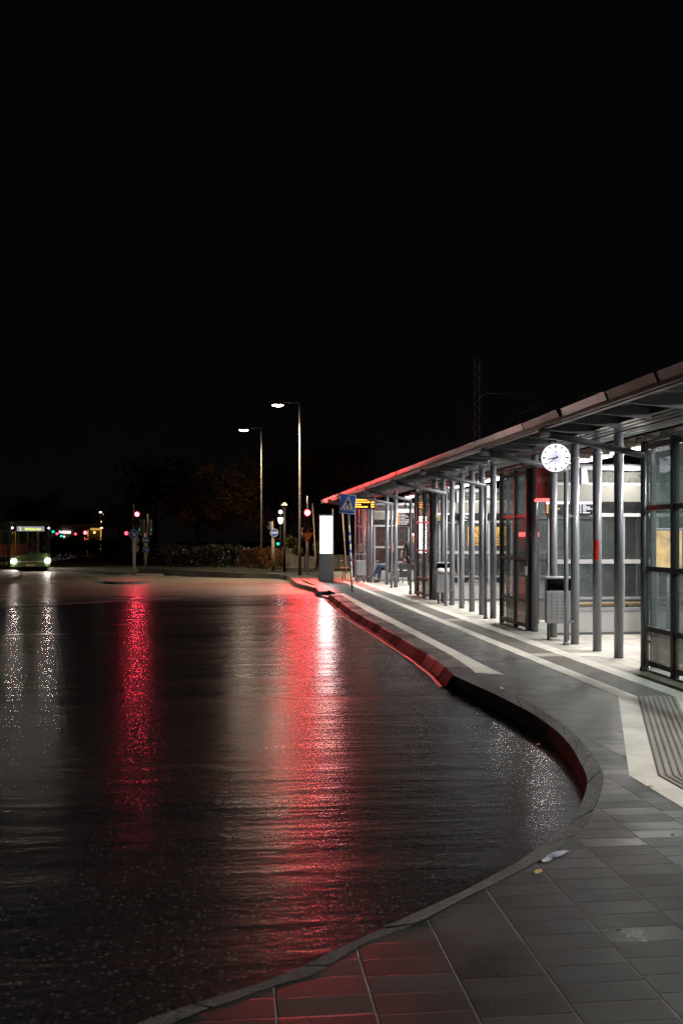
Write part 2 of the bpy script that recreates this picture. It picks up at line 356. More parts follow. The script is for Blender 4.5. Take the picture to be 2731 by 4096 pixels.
# ---------------------------------------------------------------- mesh builder
class MB:
    def __init__(s): s.v = []; s.f = []; s.mi = []; s.sm = []
    def add(s, vs, fs, mi=0, smooth=False):
        o = len(s.v); s.v += [tuple(p) for p in vs]
        for f in fs: s.f.append(tuple(i + o for i in f)); s.mi.append(mi); s.sm.append(smooth)
        return s
    def box(s, x0, x1, y0, y1, z0, z1, mi=0, M=None):
        vs = [Vector((x, y, z)) for z in (z0, z1) for x, y in ((x0, y0), (x1, y0), (x1, y1), (x0, y1))]
        if M: vs = [M @ v for v in vs]
        return s.add(vs, [(3, 2, 1, 0), (4, 5, 6, 7), (0, 1, 5, 4), (1, 2, 6, 5), (2, 3, 7, 6), (3, 0, 4, 7)], mi)
    def cbox(s, c, d, mi=0, M=None):
        return s.box(c[0] - d[0] / 2, c[0] + d[0] / 2, c[1] - d[1] / 2, c[1] + d[1] / 2, c[2] - d[2] / 2, c[2] + d[2] / 2, mi, M)
    def bbox(s, x0, x1, y0, y1, z0, z1, bv=.01, mi=0, M=None, seg=2):
        bm = bmesh.new(); bmesh.ops.create_cube(bm, size=1)
        for v in bm.verts:
            v.co = Vector(((x0 + x1) / 2 + v.co.x * (x1 - x0), (y0 + y1) / 2 + v.co.y * (y1 - y0), (z0 + z1) / 2 + v.co.z * (z1 - z0)))
        bmesh.ops.bevel(bm, geom=bm.edges[:], offset=bv, segments=seg, profile=.5, affect='EDGES')
        bm.verts.index_update()
        vs = [(M @ v.co if M else v.co.copy()) for v in bm.verts]
        s.add(vs, [[v.index for v in f.verts] for f in bm.faces], mi); bm.free(); return s
    def tube(s, pts, r, seg=12, mi=0, cap=True, smooth=True):
        pts = [Vector(p) for p in pts]; n = len(pts)
        rs = r if isinstance(r, (list, tuple)) else [r] * n
        vs = []; up = None
        for i, p in enumerate(pts):
            d = (pts[min(i + 1, n - 1)] - pts[max(i - 1, 0)]).normalized()
            if up is None: up = Vector((0, 0, 1)) if abs(d.z) < .9 else Vector((1, 0, 0))
            a = d.cross(up).normalized(); b = a.cross(d).normalized(); up = b
            for k in range(seg):
                t = 2 * math.pi * k / seg
                vs.append(p + (a * math.cos(t) + b * math.sin(t)) * rs[i])
        fs = [(i * seg + k, i * seg + (k + 1) % seg, (i + 1) * seg + (k + 1) % seg, (i + 1) * seg + k) for i in range(n - 1) for k in range(seg)]
        s.add(vs, fs, mi, smooth)
        if cap:
            o = len(s.v) - n * seg
            s.f.append(tuple(o + k for k in range(seg))[::-1]); s.mi.append(mi); s.sm.append(False)
            s.f.append(tuple(o + (n - 1) * seg + k for k in range(seg))); s.mi.append(mi); s.sm.append(False)
        return s
    def lathe(s, prof, seg=20, mi=0, M=None, smooth=True):
        vs = []; n = len(prof)
        for r, z in prof:
            for k in range(seg):
                t = 2 * math.pi * k / seg; v = Vector((r * math.cos(t), r * math.sin(t), z)); vs.append(M @ v if M else v)
        fs = [(i * seg + k, i * seg + (k + 1) % seg, (i + 1) * seg + (k + 1) % seg, (i + 1) * seg + k) for i in range(n - 1) for k in range(seg)]
        return s.add(vs, fs, mi, smooth)
    def disc(s, c, r, y0, y1, seg=28, mi=0):
        # a flat round plate whose axis is local Y
        cx, cz = c
        vs = [(cx + r * math.cos(2 * math.pi * k / seg), y, cz + r * math.sin(2 * math.pi * k / seg)) for y in (y0, y1) for k in range(seg)]
        fs = [tuple(range(seg)), tuple(range(2 * seg - 1, seg - 1, -1))] + [(k, k + seg, (k + 1) % seg + seg, (k + 1) % seg) for k in range(seg)]
        return s.add(vs, fs, mi)
    def plate(s, poly, y0, y1, mi=0):
        # polygon in local XZ, extruded along Y
        n = len(poly); tri = tessellate_polygon([[Vector((p[0], p[1], 0)) for p in poly]])
        vs = [(p[0], y, p[1]) for y in (y0, y1) for p in poly]
        fs = [tuple(t) for t in tri] + [tuple(i + n for i in t[::-1]) for t in tri] + [(k, (k + 1) % n, (k + 1) % n + n, k + n) for k in range(n)]
        return s.add(vs, fs, mi)
    def slab(s, poly, z0, z1, mi=0, sides=True):
        n = len(poly); tri = tessellate_polygon([[Vector((p[0], p[1], 0)) for p in poly]])
        zt = z1 if callable(z1) else (lambda p: z1)
        zb = z0 if callable(z0) else (lambda p: z0)
        vs = [(p[0], p[1], zb(p)) for p in poly] + [(p[0], p[1], zt(p)) for p in poly]
        fs = [tuple(i + n for i in t) for t in tri]
        if sides: fs += [(k, (k + 1) % n, (k + 1) % n + n, k + n) for k in range(n)]
        return s.add(vs, fs, mi)
    def build(s, name, mats, parent=None, loc=None, rz=0.0, fixn=True):
        me = bpy.data.meshes.new(name); me.from_pydata(s.v, [], s.f)
        if not isinstance(mats, (list, tuple)): mats = [mats]
        for m in mats: me.materials.append(m)
        for p, i, sm in zip(me.polygons, s.mi, s.sm): p.material_index = i; p.use_smooth = sm
        if fixn:
            bm = bmesh.new(); bm.from_mesh(me); bmesh.ops.recalc_face_normals(bm, faces=bm.faces[:]); bm.to_mesh(me); bm.free()
        me.update()
        return link(name, me, parent, loc, rz)
def link(name, data, parent=None, loc=None, rz=0.0):
    o = bpy.data.objects.new(name, data); COL.objects.link(o)
    if parent is not None: o.parent = parent
    if loc is not None: o.location = loc
    o.rotation_euler[2] = rz
    return o
def tag(o, label=None, cat=None, group=None, kind=None):
    if label: o['label'] = label
    if cat: o['category'] = cat
    if group: o['group'] = group
    if kind: o['kind'] = kind
    return o
def thing(name, label, cat, loc=(0, 0, 0), rz=0.0, group=None):
    o = bpy.data.objects.new(name, None); COL.objects.link(o)
    o.empty_display_size = .2
    o.location = loc; o.rotation_euler[2] = rz
    return tag(o, label, cat, group)
def struct(o): o['kind'] = 'structure'; return o
def copy_tree(o, parent=None):
    c = o.copy(); COL.objects.link(c)
    if parent is not None: c.parent = parent
    for ch in o.children: copy_tree(ch, c)
    return c
def text_mesh(txt, size, ext=.002, align='LEFT', bold=0.0):
    cu = bpy.data.curves.new('writing', 'FONT'); cu.body = txt; cu.size = size; cu.extrude = ext; cu.align_x = align; cu.offset = bold
    o = bpy.data.objects.new('writing', cu); COL.objects.link(o)
    dg = bpy.context.evaluated_depsgraph_get()
    me = bpy.data.meshes.new_from_object(o.evaluated_get(dg))
    COL.objects.unlink(o); bpy.data.objects.remove(o)
    # stand it up: x right, z up, facing local -Y
    for v in me.vertices:
        x, y, z = v.co; v.co = (x, -z, y)
    return me
def add_text(mb, txt, size, x, y, z, mi=0, align='LEFT', bold=0.0, sx=1.0):
    me = text_mesh(txt, size, .002, align, bold)
    mb.add([(v.co.x * sx + x, v.co.y + y, v.co.z + z) for v in me.vertices], [tuple(p.vertices) for p in me.polygons], mi)
    bpy.data.meshes.remove(me)

def smooth_line(pts, n=6):
    out = []; P = [Vector(p) for p in pts]
    for i in range(len(P) - 1):
        p0, p1, p2, p3 = P[max(i - 1, 0)], P[i], P[i + 1], P[min(i + 2, len(P) - 1)]
        for k in range(n):
            t = k / n
            out.append(.5 * ((2 * p1) + (p2 - p0) * t + (2 * p0 - 5 * p1 + 4 * p2 - p3) * t * t + (3 * p1 - p0 - 3 * p2 + p3) * t ** 3))
    out.append(P[-1]); return out

# ================================================================ THE GROUND
mb = MB()
xs = [-160, -90, -50, -30, -20, -12, -6, -2, 1, 4, 8, 14, 24, 45, 120]
ys = [-25, -5, 2, 6, 10, 15, 20, 25, 30, 34, 38, 40, 43, 46, 50, 54, 57, 65, 80, 110, 160, 260]
vs = [(x, y, road_z(y)) for y in ys for x in xs]; nx = len(xs)
mb.add(vs, [(j * nx + i, j * nx + i + 1, (j + 1) * nx + i + 1, (j + 1) * nx + i) for j in range(len(ys) - 1) for i in range(nx - 1)])
struct(mb.build('road', ROAD))

# kerb lines (outer = road side top edge, inner = paving side)
def z2(pts, s, ox, oy): return [(ox + s * a, oy + s * b) for a, b in pts]
straight = z2([(330, 250), (510, 380), (710, 490), (880, 590), (1050, 690), (1210, 800), (1295, 885)], .5102, 1150, 2250)
curve_o = z2([(120, 700), (300, 790), (500, 905), (620, 1000), (720, 1110), (790, 1230), (835, 1340), (828, 1440)], .53, 1900, 2400) \
    + z2([(1090, 290), (1000, 380), (900, 452), (740, 545), (600, 620), (450, 690), (270, 770), (100, 845)], .9126, 1300, 3000) \
    + z2([(1300, 985), (1100, 1060), (900, 1120), (720, 1180), (500, 1260), (200, 1400), (-200, 1620)], .8929, 0, 3000)
curve_i = z2([(90, 612), (260, 700), (450, 800), (640, 930), (770, 1035), (900, 1190), (962, 1310), (955, 1420)], .53, 1900, 2400) \
    + z2([(1160, 290), (1085, 385), (930, 490), (720, 600), (560, 680), (450, 740), (300, 800), (150, 860)], .9126, 1300, 3000) \
    + z2([(1400, 1010), (1250, 1050), (1100, 1105), (900, 1175), (760, 1235), (560, 1330), (260, 1480), (-200, 1750)], .8929, 0, 3000)
ko = smooth_line([gp(*p) for p in curve_o], 5)
ki = smooth_line([gp(*p) for p in curve_i], 5)
so = [gp(*p) for p in straight]
# make both lines the same length by arc-length resampling
def resample(L, n):
    d = [0]
    for a, b in zip(L, L[1:]): d.append(d[-1] + (b - a).length)
    out = []; j = 0
    for k in range(n):
        t = d[-1] * k / (n - 1)
        while j < len(d) - 2 and d[j + 1] < t: j += 1
        f = (t - d[j]) / max(1e-9, d[j + 1] - d[j]); out.append(L[j].lerp(L[j + 1], min(1, max(0, f))))
    return out
NK = 90
ko = resample(ko, NK); ki = resample(ki, NK)
# granite kerb in stones of about 0.9 m
mb = MB()
for i in range(NK - 1):
    a, b, c, d = ko[i], ko[i + 1], ki[i + 1], ki[i]
    j = (i % 5 == 4)
    e = .014 if j else 0.0
    b2 = b.lerp(a, e / max(.001, (b - a).length)) if j else b; c2 = c.lerp(d, min(.5, e / max(.001, (b - a).length))) if j else c
    dz = random.uniform(-.003, .003) if i % 5 == 0 else dz
    out = lambda p, q: (p - q).normalized()
    na = out(a, d); nb = out(b2, c2)
    ch = .018
    top = [a - na * ch, b2 - nb * ch, c2, d]
    low = [a + na * .012, b2 + nb * .012]
    vs = [Vector((p.x, p.y, .004 + dz)) for p in top] + [Vector((a.x, a.y, -.016)), Vector((b2.x, b2.y, -.016))] + [Vector((p.x, p.y, -.16)) for p in low]
    mb.add(vs, [(0, 1, 2, 3), (0, 4, 5, 1), (4, 6, 7, 5)], 0, False)
struct(mb.build('kerb', GRANITE, fixn=False))
# straight bus stop kerb of sloped concrete blocks
so_r = resample(so, 60)
SX = [p.x for p in so_r]; 
mb = MB(); Lk = so_r
def kerb_block(mb, a, b, mi):
    n = Vector((-(b - a).y, (b - a).x, 0)).normalized()
    if n.x > 0: n = -n
    g = (b - a).normalized() * .011
    a = a + g; b = b - g
    prof = [(.30, .005), (0.012, .005), (-.006, -.006), (-.085, -.135), (-.135, -.146), (-.135, -.17)]
    va = [Vector((a.x - n.x * -q if False else a.x + n.x * -q, a.y + n.y * -q, z)) for q, z in prof]
    vb = [Vector((b.x + n.x * -q, b.y + n.y * -q, z)) for q, z in prof]
    k = len(prof)
    mb.add(va + vb, [(i, i + 1, k + i + 1, k + i) for i in range(k - 1)] + [tuple(range(k)), tuple(range(2 * k - 1, k - 1, -1))], mi)
blocks = resample(so, 24)
# prof q>0 is toward paving, n points to the road so use -q
for q_, (a, b) in enumerate(zip(blocks, blocks[1:])): kerb_block(mb, a + Vector((random.uniform(-.007, .007), 0, 0)), b + Vector((random.uniform(-.007, .007), 0, 0)), q_ % 3)
far = [gp(1274, 2366), gp(1265, 2352), gp(1225, 2343), gp(1188, 2333), gp(1172, 2321), gp(1160, 2311)]
for a, b in zip(far, far[1:]): kerb_block(mb, a, b, 0)
g0_, g1_ = so[0], far[0]
mb.slab([(g0_.x, g0_.y), (g0_.x + .30, g0_.y), (g1_.x + .30, g1_.y), (g1_.x, g1_.y)], -.17, -.10)
struct(mb.build('bus_stop_kerb', [CONC, CONC2, CONC3]))
# paving polygon: straight kerb back (0.28 m behind its edge), curve back, then round by the far right
def off(p, d): return Vector((p.x + d, p.y, 0))
far_back = [off(p, .27) for p in far[::-1]]
end = [Vector((x, y, 0)) for x, y in ((2.3, 41.5), (2.15, 42.8), (1.75, 43.7), (1.2, 44.3), (.5, 44.8), (-1.0, 46.6), (-3.0, 50.0), (-4.6, 52.0))]
join = [off(p, .27) for p in so_r[:-1]] + [ki[0]]
# edge stones fill between last straight block and curve
poly = [p for p in ki[::-1]] + [off(p, .27) for p in so_r[-2::-1]] + far_back + end + [Vector((40, 52, 0)), Vector((40, -4, 0)), Vector((-3, -6, 0))]
mb = MB(); mb.slab([(p.x, p.y) for p in poly], -.3, 0.0)
struct(mb.build('paving', PAVE))
# filler slab where bus stop kerb meets the curved kerb
q = [so_r[-1], ko[0], ki[0], off(so_r[-2], .27)]
mb = MB(); mb.slab([(p.x, p.y) for p in q], -.16, .0035)
struct(mb.build('kerb_joint_stone', GRANITE))
GUT = mat('wet_gutter', (0.025, 0.024, 0.022), .34, var=.4, scale=2.5, bump=.9, bscale=9, spec=.6)
mb = MB(); gl_ = resample(so, 40); NS = 6
vs = []
for i, p in enumerate(gl_):
    d = (gl_[min(i + 1, 39)] - gl_[max(i - 1, 0)]).normalized(); n = Vector((-d.y, d.x, 0))
    if n.x > 0: n = -n
    for k in range(NS + 1):
        a = R(90 * k / NS); q = .130 + .05 * (1 - math.cos(a)); z = -.1455 + .03 - .03 * math.sin(a) - .0025
        q = .133 + .032 * math.sin(a); z = -.148 + .028 * (1 - math.sin(a)) * (1 - k / NS)
        vs.append((p.x + n.x * q, p.y + n.y * q, z))
mb.add(vs, [(i * (NS + 1) + k, i * (NS + 1) + k + 1, (i + 1) * (NS + 1) + k + 1, (i + 1) * (NS + 1) + k) for i in range(39) for k in range(NS)], 0, True)
struct(mb.build('gutter', GUT))
SOIL = granite_material('planting_soil', (0.012, 0.012, 0.007), (0.03, 0.03, 0.014), .9, 30)
mb = MB(); mb.slab([(1.45, 44.5), (.7, 45.1), (-.8, 46.9), (-2.75, 50.2), (-3.9, 51.9), (20, 51.9), (20, 46.5), (4.6, 46.2), (3.0, 45.2)], .0, .02); struct(mb.build('ground_bed', SOIL))
# far pavement kerb edge
mb = MB()
for a, b in zip(end, end[1:]):
    n = Vector((-(b - a).y, (b - a).x, 0)).normalized() * .06
    mb.add([a + n + Vector((0, 0, -.5)), b + n + Vector((0, 0, -.5)), b + n + Vector((0, 0, .006)), a + n + Vector((0, 0, .006)), a - n + Vector((0, 0, .006)), b - n + Vector((0, 0, .006))], [(0, 1, 2, 3), (3, 2, 5, 4)])
struct(mb.build('far_kerb', GRANITE))

# guide strip : white borders with ribbed middle, along the platform, then a dog-leg toward the camera
path = [Vector((4.035, 36.0)), Vector((4.035, 10.04)), Vector((2.78, 6.72)), Vector((2.78, 0.5))]
def offset_path(P, d):
    out = []
    for i, p in enumerate(P):
        a = (P[i] - P[i - 1]).normalized() if i > 0 else (P[1] - P[0]).normalized()
        b = (P[i + 1] - P[i]).normalized() if i < len(P) - 1 else a
        na = Vector((-a.y, a.x)); nb = Vector((-b.y, b.x)); m = (na + nb).normalized()
        out.append(p + m * (d / max(.3, m.dot(na))))
    return out
def ribbon(mb, P, d0, d1, z0, z1, mi=0):
    A, B = offset_path(P, d0), offset_path(P, d1)
    for i in range(len(P) - 1):
        mb.slab([(A[i].x, A[i].y), (A[i + 1].x, A[i + 1].y), (B[i + 1].x, B[i + 1].y), (B[i].x, B[i].y)], z0, z1, mi, False)
mb = MB(); ribbon(mb, path, 0.0, .19, 0, .004); ribbon(mb, path, .575, .79, 0, .004)
for y in (13.4, 19.2, 29.9, 31.6):
    mb.slab([(4.225, y), (4.61, y), (4.61, y + .35), (4.225, y + .35)], 0, .0075, 0, False)
for y in (19.2, 28.6, 31.6, 13.4):
    mb.slab([(4.826, y), (5.14, y), (5.14, y + .35), (4.826, y + .35)], 0, .0045, 0, False)
struct(mb.build('guide_stripe', WHITE))
mb = MB(); ribbon(mb, path, .19, .575, 0, .0035)
for k in range(8):
    c = .19 + .385 * (k + .5) / 8
    for d0, d1, za, zb in ((c - .016, c - .008, .0036, .0095), (c - .008, c + .008, .0095, .0095), (c + .008, c + .016, .0095, .0036)):
        A, B = offset_path(path, d0), offset_path(path, d1)
        for i in range(3):
            mb.add([(A[i].x, A[i].y, za), (A[i + 1].x, A[i + 1].y, za), (B[i + 1].x, B[i + 1].y, zb), (B[i].x, B[i].y, zb)], [(0, 1, 2, 3)])
struct(mb.build('ribbed_guide_paving', RIB))
mb = MB(); mb.slab([(2.985, 28.6), (2.93, 12.5), (2.90, 11.98), (3.28, 11.75), (3.27, 12.4), (3.26, 28.6)], 0, .004, 0, False)
struct(mb.build('boarding_stripe', WHITE))
# paver strip across the road
mb = MB()
st = [(-260, 2443), (0, 2431), (200, 2421), (400, 2411), (560, 2401), (760, 2392), (950, 2386), (1110, 2381), (1285, 2373)]
sp = resample([gp(*p, -.15) for p in st], 60)
for i in range(59):
    a, b = sp[i], sp[i + 1]
    n = Vector((-(b - a).y, (b - a).x, 0)).normalized()
    a2, b2 = a + n * .42, b + n * .42
    mi = 1 if i in (36, 37, 44, 45, 51, 52) else 0
    g = (b - a) * .02
    mb.add([a + g + Vector((0, 0, .004)), b - g + Vector((0, 0, .004)), b2 - g + Vector((0, 0, .004)), a2 + g + Vector((0, 0, .004))], [(0, 1, 2, 3)], mi)
REDP = mat('red_paver', (0.13, 0.06, 0.05), .4, var=.2)
struct(mb.build('paver_strip', [COBBLE, REDP], fixn=False))
# dashed markings far away
mb = MB()
for fx0, fx1, fy in ((682, 722, 2304), (757, 795, 2302), (830, 868, 2300.5), (903, 940, 2299), (948, 985, 2298.5), (1003, 1040, 2297.5), (300, 338, 2313), (372, 410, 2310), (430, 470, 2311)):
    a, b, c, d = gr(fx0, fy + 3), gr(fx1, fy + 2.4), gr(fx1 + 2, fy - 1.5), gr(fx0 + 2, fy - 1)
    mb.add([p + Vector((0, 0, .004)) for p in (a, b, c, d)], [(0, 1, 2, 3)])
struct(mb.build('road_marking', PAINT, fixn=False))
# hatch marks on the paver strip
# refuge islands
def island(name, pts, h):
    P = smooth_line([gr(*p) for p in pts] + [gr(*pts[0])], 4)[:-1]
    mb = MB(); mb.slab([(p.x, p.y) for p in P], lambda p: road_z(p[1]) - .05, lambda p: road_z(p[1]) + h)
    return struct(mb.build(name, COBBLE))
island('refuge_island', [(392, 2322), (440, 2312), (520, 2303), (600, 2295), (640, 2298), (655, 2306), (622, 2315), (626, 2325), (600, 2333), (500, 2337), (420, 2334)], .10)
island('kerbed_island', [(-120, 2290), (10, 2281), (62, 2288), (92, 2302), (70, 2318), (0, 2330), (-120, 2340)], .13)
# dark verge beyond the junction
mb = MB(); mb.slab([(-12.5, 249), (-12.5, 62), (-9, 57), (-4.8, 50), (-4.7, 52.1), (42, 52.1), (120, 70), (120, 250)], -.5, -.2)
struct(mb.build('ground', GRASS))
# puddle by the curved kerb, and long puddles in the road
WATER = mat('standing_water', (0.01, 0.011, 0.012), .02, var=.1, spec=.75)
for _l in list(WATER.node_tree.links):
    if _l.to_socket.name == 'Roughness': WATER.node_tree.links.remove(_l)
WATER.node_tree.nodes['Principled BSDF'].inputs['Roughness'].default_value = .025
def puddle(name, pts, z):
    P = smooth_line([gp(*p, z) for p in pts] + [gp(*pts[0], z)], 4)[:-1]
    mb = MB(); mb.slab([(p.x, p.y) for p in P], z - .001, z, 0, False); o = struct(mb.build(name, WATER, fixn=False)); return o
for pp in ([(258, 790), (292, 764), (318, 760), (352, 728), (395, 704), (430, 690), (468, 690), (500, 684), (548, 692), (520, 706), (492, 722), (440, 742), (402, 752), (376, 776), (330, 788), (296, 784)],):
    puddle('water', z2(pp, .4464, 2031, 3096), .0042)
# scattered fallen leaves
mb = MB()
for k in range(70):
    if k < 26: x, y = random.uniform(4.1, 6.3), random.uniform(9, 24)
    else: x, y = random.uniform(.9, 4.6), random.uniform(3.2, 16)
    if x < 2.4 and y > 6.0: continue
    a = random.uniform(0, 6.28); r = random.uniform(.012, .03)
    p = [(r * 1.5, 0), (r * .5, r * .6), (-r, r * .5), (-r * 1.3, 0), (-r * .4, -r * .6), (r * .6, -r * .5)]
    mb.add([(x + math.cos(a) * u - math.sin(a) * w, y + math.sin(a) * u + math.cos(a) * w, .011 + abs(w) * .25) for u, w in p], [(0, 1, 2, 3, 4, 5)], random.choice((0, 0, 1)))
tag(mb.build('fallen_leaves', [mat('fallen_leaf', (0.22, 0.10, 0.05), .5, var=.3), mat('yellow_leaf', (0.42, 0.30, 0.10), .5, var=.3)], fixn=False), kind='stuff')['label'] = 'small wet autumn leaves scattered over the paving'

# ================================================================ BUS STOP CANOPY
Y0, Y1 = -6.2, 41.6
def sof(x): return 3.0 + .14 * (x - 4.4)
canopy = thing('bus_stop_canopy', 'long grey steel canopy with slim round columns beside the wet road', 'canopy', (5.3, 16.0, 0))
def cl(p): return (p[0] - 5.3, p[1] - 16.0, p[2])
def cbuild(mb, name, m):
    mb.v = [cl(p) for p in mb.v]; return mb.build(name, m, canopy)
mb = MB()
prof = [(3.84, 3.06), (6.0, sof(6.0) + .11), (6.0, sof(6.0) + .17), (3.84, 3.135)]
mb.add([(x, Y0, z) for x, z in prof] + [(x, Y1, z) for x, z in prof], [(0, 1, 5, 4), (1, 2, 6, 5), (2, 3, 7, 6), (3, 0, 4, 7), (0, 3, 2, 1), (4, 5, 6, 7)])
cbuild(mb, 'roof_sheet', SOFFIT)
mb = MB()
y = Y0; random.seed(21)
while y < Y1 - .1:
    ln = min(random.choice((1.2, 1.45, 1.45)), Y1 - y); a, b = random.uniform(-.028, .028), random.uniform(-.006, .006)
    for k in range(3):
        y0_, y1_ = y + ln * k / 3 + (.004 if k == 0 else 0), y + ln * (k + 1) / 3 - (.004 if k == 2 else 0)
        w = [random.uniform(-.0012, .0012) for _ in range(4)]
        x0_, x1_ = a * (k / 3 - .5), a * ((k + 1) / 3 - .5)
        mb.add([(3.786 + x0_ + w[0], y0_, 3.055), (3.786 + x1_ + w[1], y1_, 3.055), (3.755 + x1_ + b + w[2], y1_, 3.14), (3.755 + x0_ + b + w[3], y0_, 3.14), (3.834, y0_, 3.055), (3.834, y1_, 3.055), (3.834, y1_, 3.145), (3.834, y0_, 3.145)],
               [(0, 1, 2, 3), (0, 4, 5, 1), (3, 2, 6, 7)])
    y += ln
mb.box(3.79, 3.835, Y0, Y1, 3.015, 3.053); mb.box(3.837, 3.90, Y0, Y1, 3.0, 3.045)
cbuild(mb, 'fascia', FASCIA)
# tapered cross ribs
rib = MB(); rib.plate([(3.86, 3.02), (3.92, 2.985), (4.48, 2.93), (4.48, 3.13), (3.86, 3.05)], -.02, .02)
rib.v = [(x - 5.3, y, z) for x, y, z in rib.v]
rib_me = None
for k in range(60):
    y = Y0 + .3 + .85 * k
    if y > Y1 - .2: break
    if rib_me is None:
        o = rib.build('rib', STEELD, canopy, (0, y - 16.0, 0)); rib_me = o.data
    else: link('rib', rib_me, canopy, (0, y - 16.0, 0))
for x in (4.5, 4.78, 5.06, 5.42, 5.70, 5.97):
    mb = MB(); mb.box(x - .02, x + .02, Y0 + .01, Y1 - .01, sof(x) - .02, sof(x) + .10); mb.box(x - .045, x + .045, Y0 + .012, Y1 - .012, sof(x) - .032, sof(x) - .0205)
    cbuild(mb, 'purlin', STEEL)
mb = MB()
for x in [3.95 + .165 * k for k in range(12)]:
    z = 3.06 + (sof(6.0) + .11 - 3.06) * (x - 3.84) / 2.16
    mb.box(x, x + .07, Y0 + .02, Y1 - .02, z - .028, z - .002)
cbuild(mb, 'corrugated_soffit', SOFFIT)
# columns
COLY = [13.17, 13.98, 14.92, 15.95, 16.97, 19.74, 20.65, 21.53, 22.5, 23.5, 24.5, 25.5, 28.1, 31.7, 33.5, 10.2, 9.3, 7.4, 6.4, 5.5, 4.5, 3.5]
cm = MB(); cm.tube([(0, 0, 0), (0, 0, sof(5.3) - .03)], .0635, 20)
cm.tube([(0, 0, 2.865), (0, 0, 2.90)], .075, 16)
c_me = None
for y in COLY:
    if c_me is None: o = cm.build('column', STEEL, canopy, (0, y - 16, 0)); c_me = o.data
    else: link('column', c_me, canopy, (0, y - 16, 0))
for x, y in ((4.95, 34.9), (4.92, 35.35)): link('column', c_me, canopy, (x - 5.3, y - 16, 0))
# thin posts with sloping strut tubes
sm_ = MB(); sm_.tube([(0, 0, 0), (0, 0, 2.70)], .034, 14); sm_.tube([(0, 0, 0), (0, 0, .05)], .045, 14); sm_.lathe([(.0, 2.735), (.02, 2.73), (.034, 2.70)], 14)
for z in (.36, 1.98): sm_.box(.0, .13, -.012, .012, z - .015, z + .015)
st_ = MB(); st_.tube([(-1.30, 0, 2.955), (.0, 0, 2.685)], .042, 14); st_.box(-1.33, -1.22, -.05, .05, 2.90, 3.005)
p_me = s_me = None
for y in (12.02, 14.90, 19.74, 23.45, 28.15, 31.5, 36.4):
    x = 5.12 - 5.3 if y < 36 else 4.9 - 5.3
    if p_me is None:
        o = sm_.build('post', STEEL, canopy, (x, y - 16 - .09, 0)); p_me = o.data
        q = st_.build('strut', STEELD, o); s_me = q.data
    else:
        o = link('post', p_me, canopy, (x, y - 16 - .09, 0)); link('strut', s_me, o)
# inner beam carrying the lamps
mb = MB(); mb.box(7.3, 7.42, Y0, Y1 - 3, 3.26, 3.40); mb.box(7.26, 7.46, Y0, Y1 - 3, 3.402, 3.46)
cbuild(mb, 'lamp_beam', CREAMB)
lb = MB(); lb.box(7.18 - 5.3, 7.298 - 5.3, -.16, .16, 3.28, 3.395); lb.box(6.78 - 5.3, 7.30 - 5.3, .30, .36, 3.29, 3.34); lb.box(6.78 - 5.3, 6.82 - 5.3, .30, .36, 3.20, 3.29)
lb_me = None
y = 8.25 - .945 * 8
while y < 37.5:
    if lb_me is None: lb_me = lb.build('lamp_bracket', CREAMB, canopy, (0, y - 16, 0)).data
    else: link('lamp_bracket', lb_me, canopy, (0, y - 16, 0))
    y += .945
for y in (13.5, 19.2, 24.9, 30.6, 36.3):
    mb = MB(); mb.box(7.34, 7.38, y, y + .06, 3.462, 3.62); cbuild(mb, 'beam_stub', CREAMB)
# lamps
LY = []
y = 8.27 - .945 * 8
while y < 37.6: LY.append(y); y += .945
lab = 'small oblong white lamp glowing in the long row under the canopy beam'
def make_lamp():
    t = thing('canopy_lamp', lab, 'lamp', (0, 0, 0), 0, 'row of lamps along the canopy')
    h = MB(); h.bbox(-.15, .15, -.24, .24, .0, .055, .015); h.box(-.03, .03, .27, .33, .03, .075); h.box(-.03, .03, .24, .30, .02, .045); h.build('housing', CREAMB, t)
    d = MB(); d.bbox(-.13, .13, -.22, .22, -.042, -.002, .018); d.build('diffuser', E_LAMP, t)
    la = bpy.data.lights.new('canopy_lamp_light', 'AREA'); la.shape = 'RECTANGLE'; la.size = .24; la.size_y = .40
    la.energy = 118; la.color = (1.0, .96, .90); la.spread = R(150)
    lo = bpy.data.objects.new('lamp_light', la); COL.objects.link(lo); lo.parent = t; lo.location = (0, 0, -.05); lo.rotation_euler = (0, R(30), 0)
    return t
proto = make_lamp()
for i, y in enumerate(LY):
    o = proto if i == 0 else copy_tree(proto)
    o.location = (6.8, y, 3.15)
# rods on the roof, warm colour standing for orange light on them
for i, (fx, fy, X, nm) in enumerate(((2480, 1546, 4.4, 'thin orange-lit rod on the nearer part of the canopy roof'), (2057, 1703, 4.4, 'short thin orange-lit rod standing on the roof above the clock'))):
    dx, dy, dz = ray(fx, fy); t = X / dx
    mb = MB(); mb.tube([(0, 0, -.30), (0, 0, .12)], .012, 8); mb.tube([(0, 0, -.32), (0, 0, -.29)], .03, 8)
    tag(mb.build('roof_rod', WARMP, None, (X, dy * t, 3.22 + .15)), nm, 'rod', 'rods on the canopy roof')
# loudspeakers on columns
def speaker(y, label):
    t = thing('loudspeaker', label, 'loudspeaker', (5.46, y, 2.60), R(20), 'loudspeakers on the columns')
    mb = MB(); mb.plate([(-.06, .13), (.05, .13), (.09, -.12), (-.06, -.12)], -.06, .06); mb.build('housing', RAILW, t)
    mb = MB(); mb.tube([(-.11, 0, .15), (.0, 0, .15)], .015, 8); mb.box(-.02, .02, -.02, .02, .13, .165); mb.build('bracket', STEELD, t)
speaker(15.05, 'white loudspeaker on the column right beside the round clock')
speaker(20.75, 'white loudspeaker on the column next to the red lit glass bay')
speaker(23.6, 'white loudspeaker on a column just past the second litter bin')

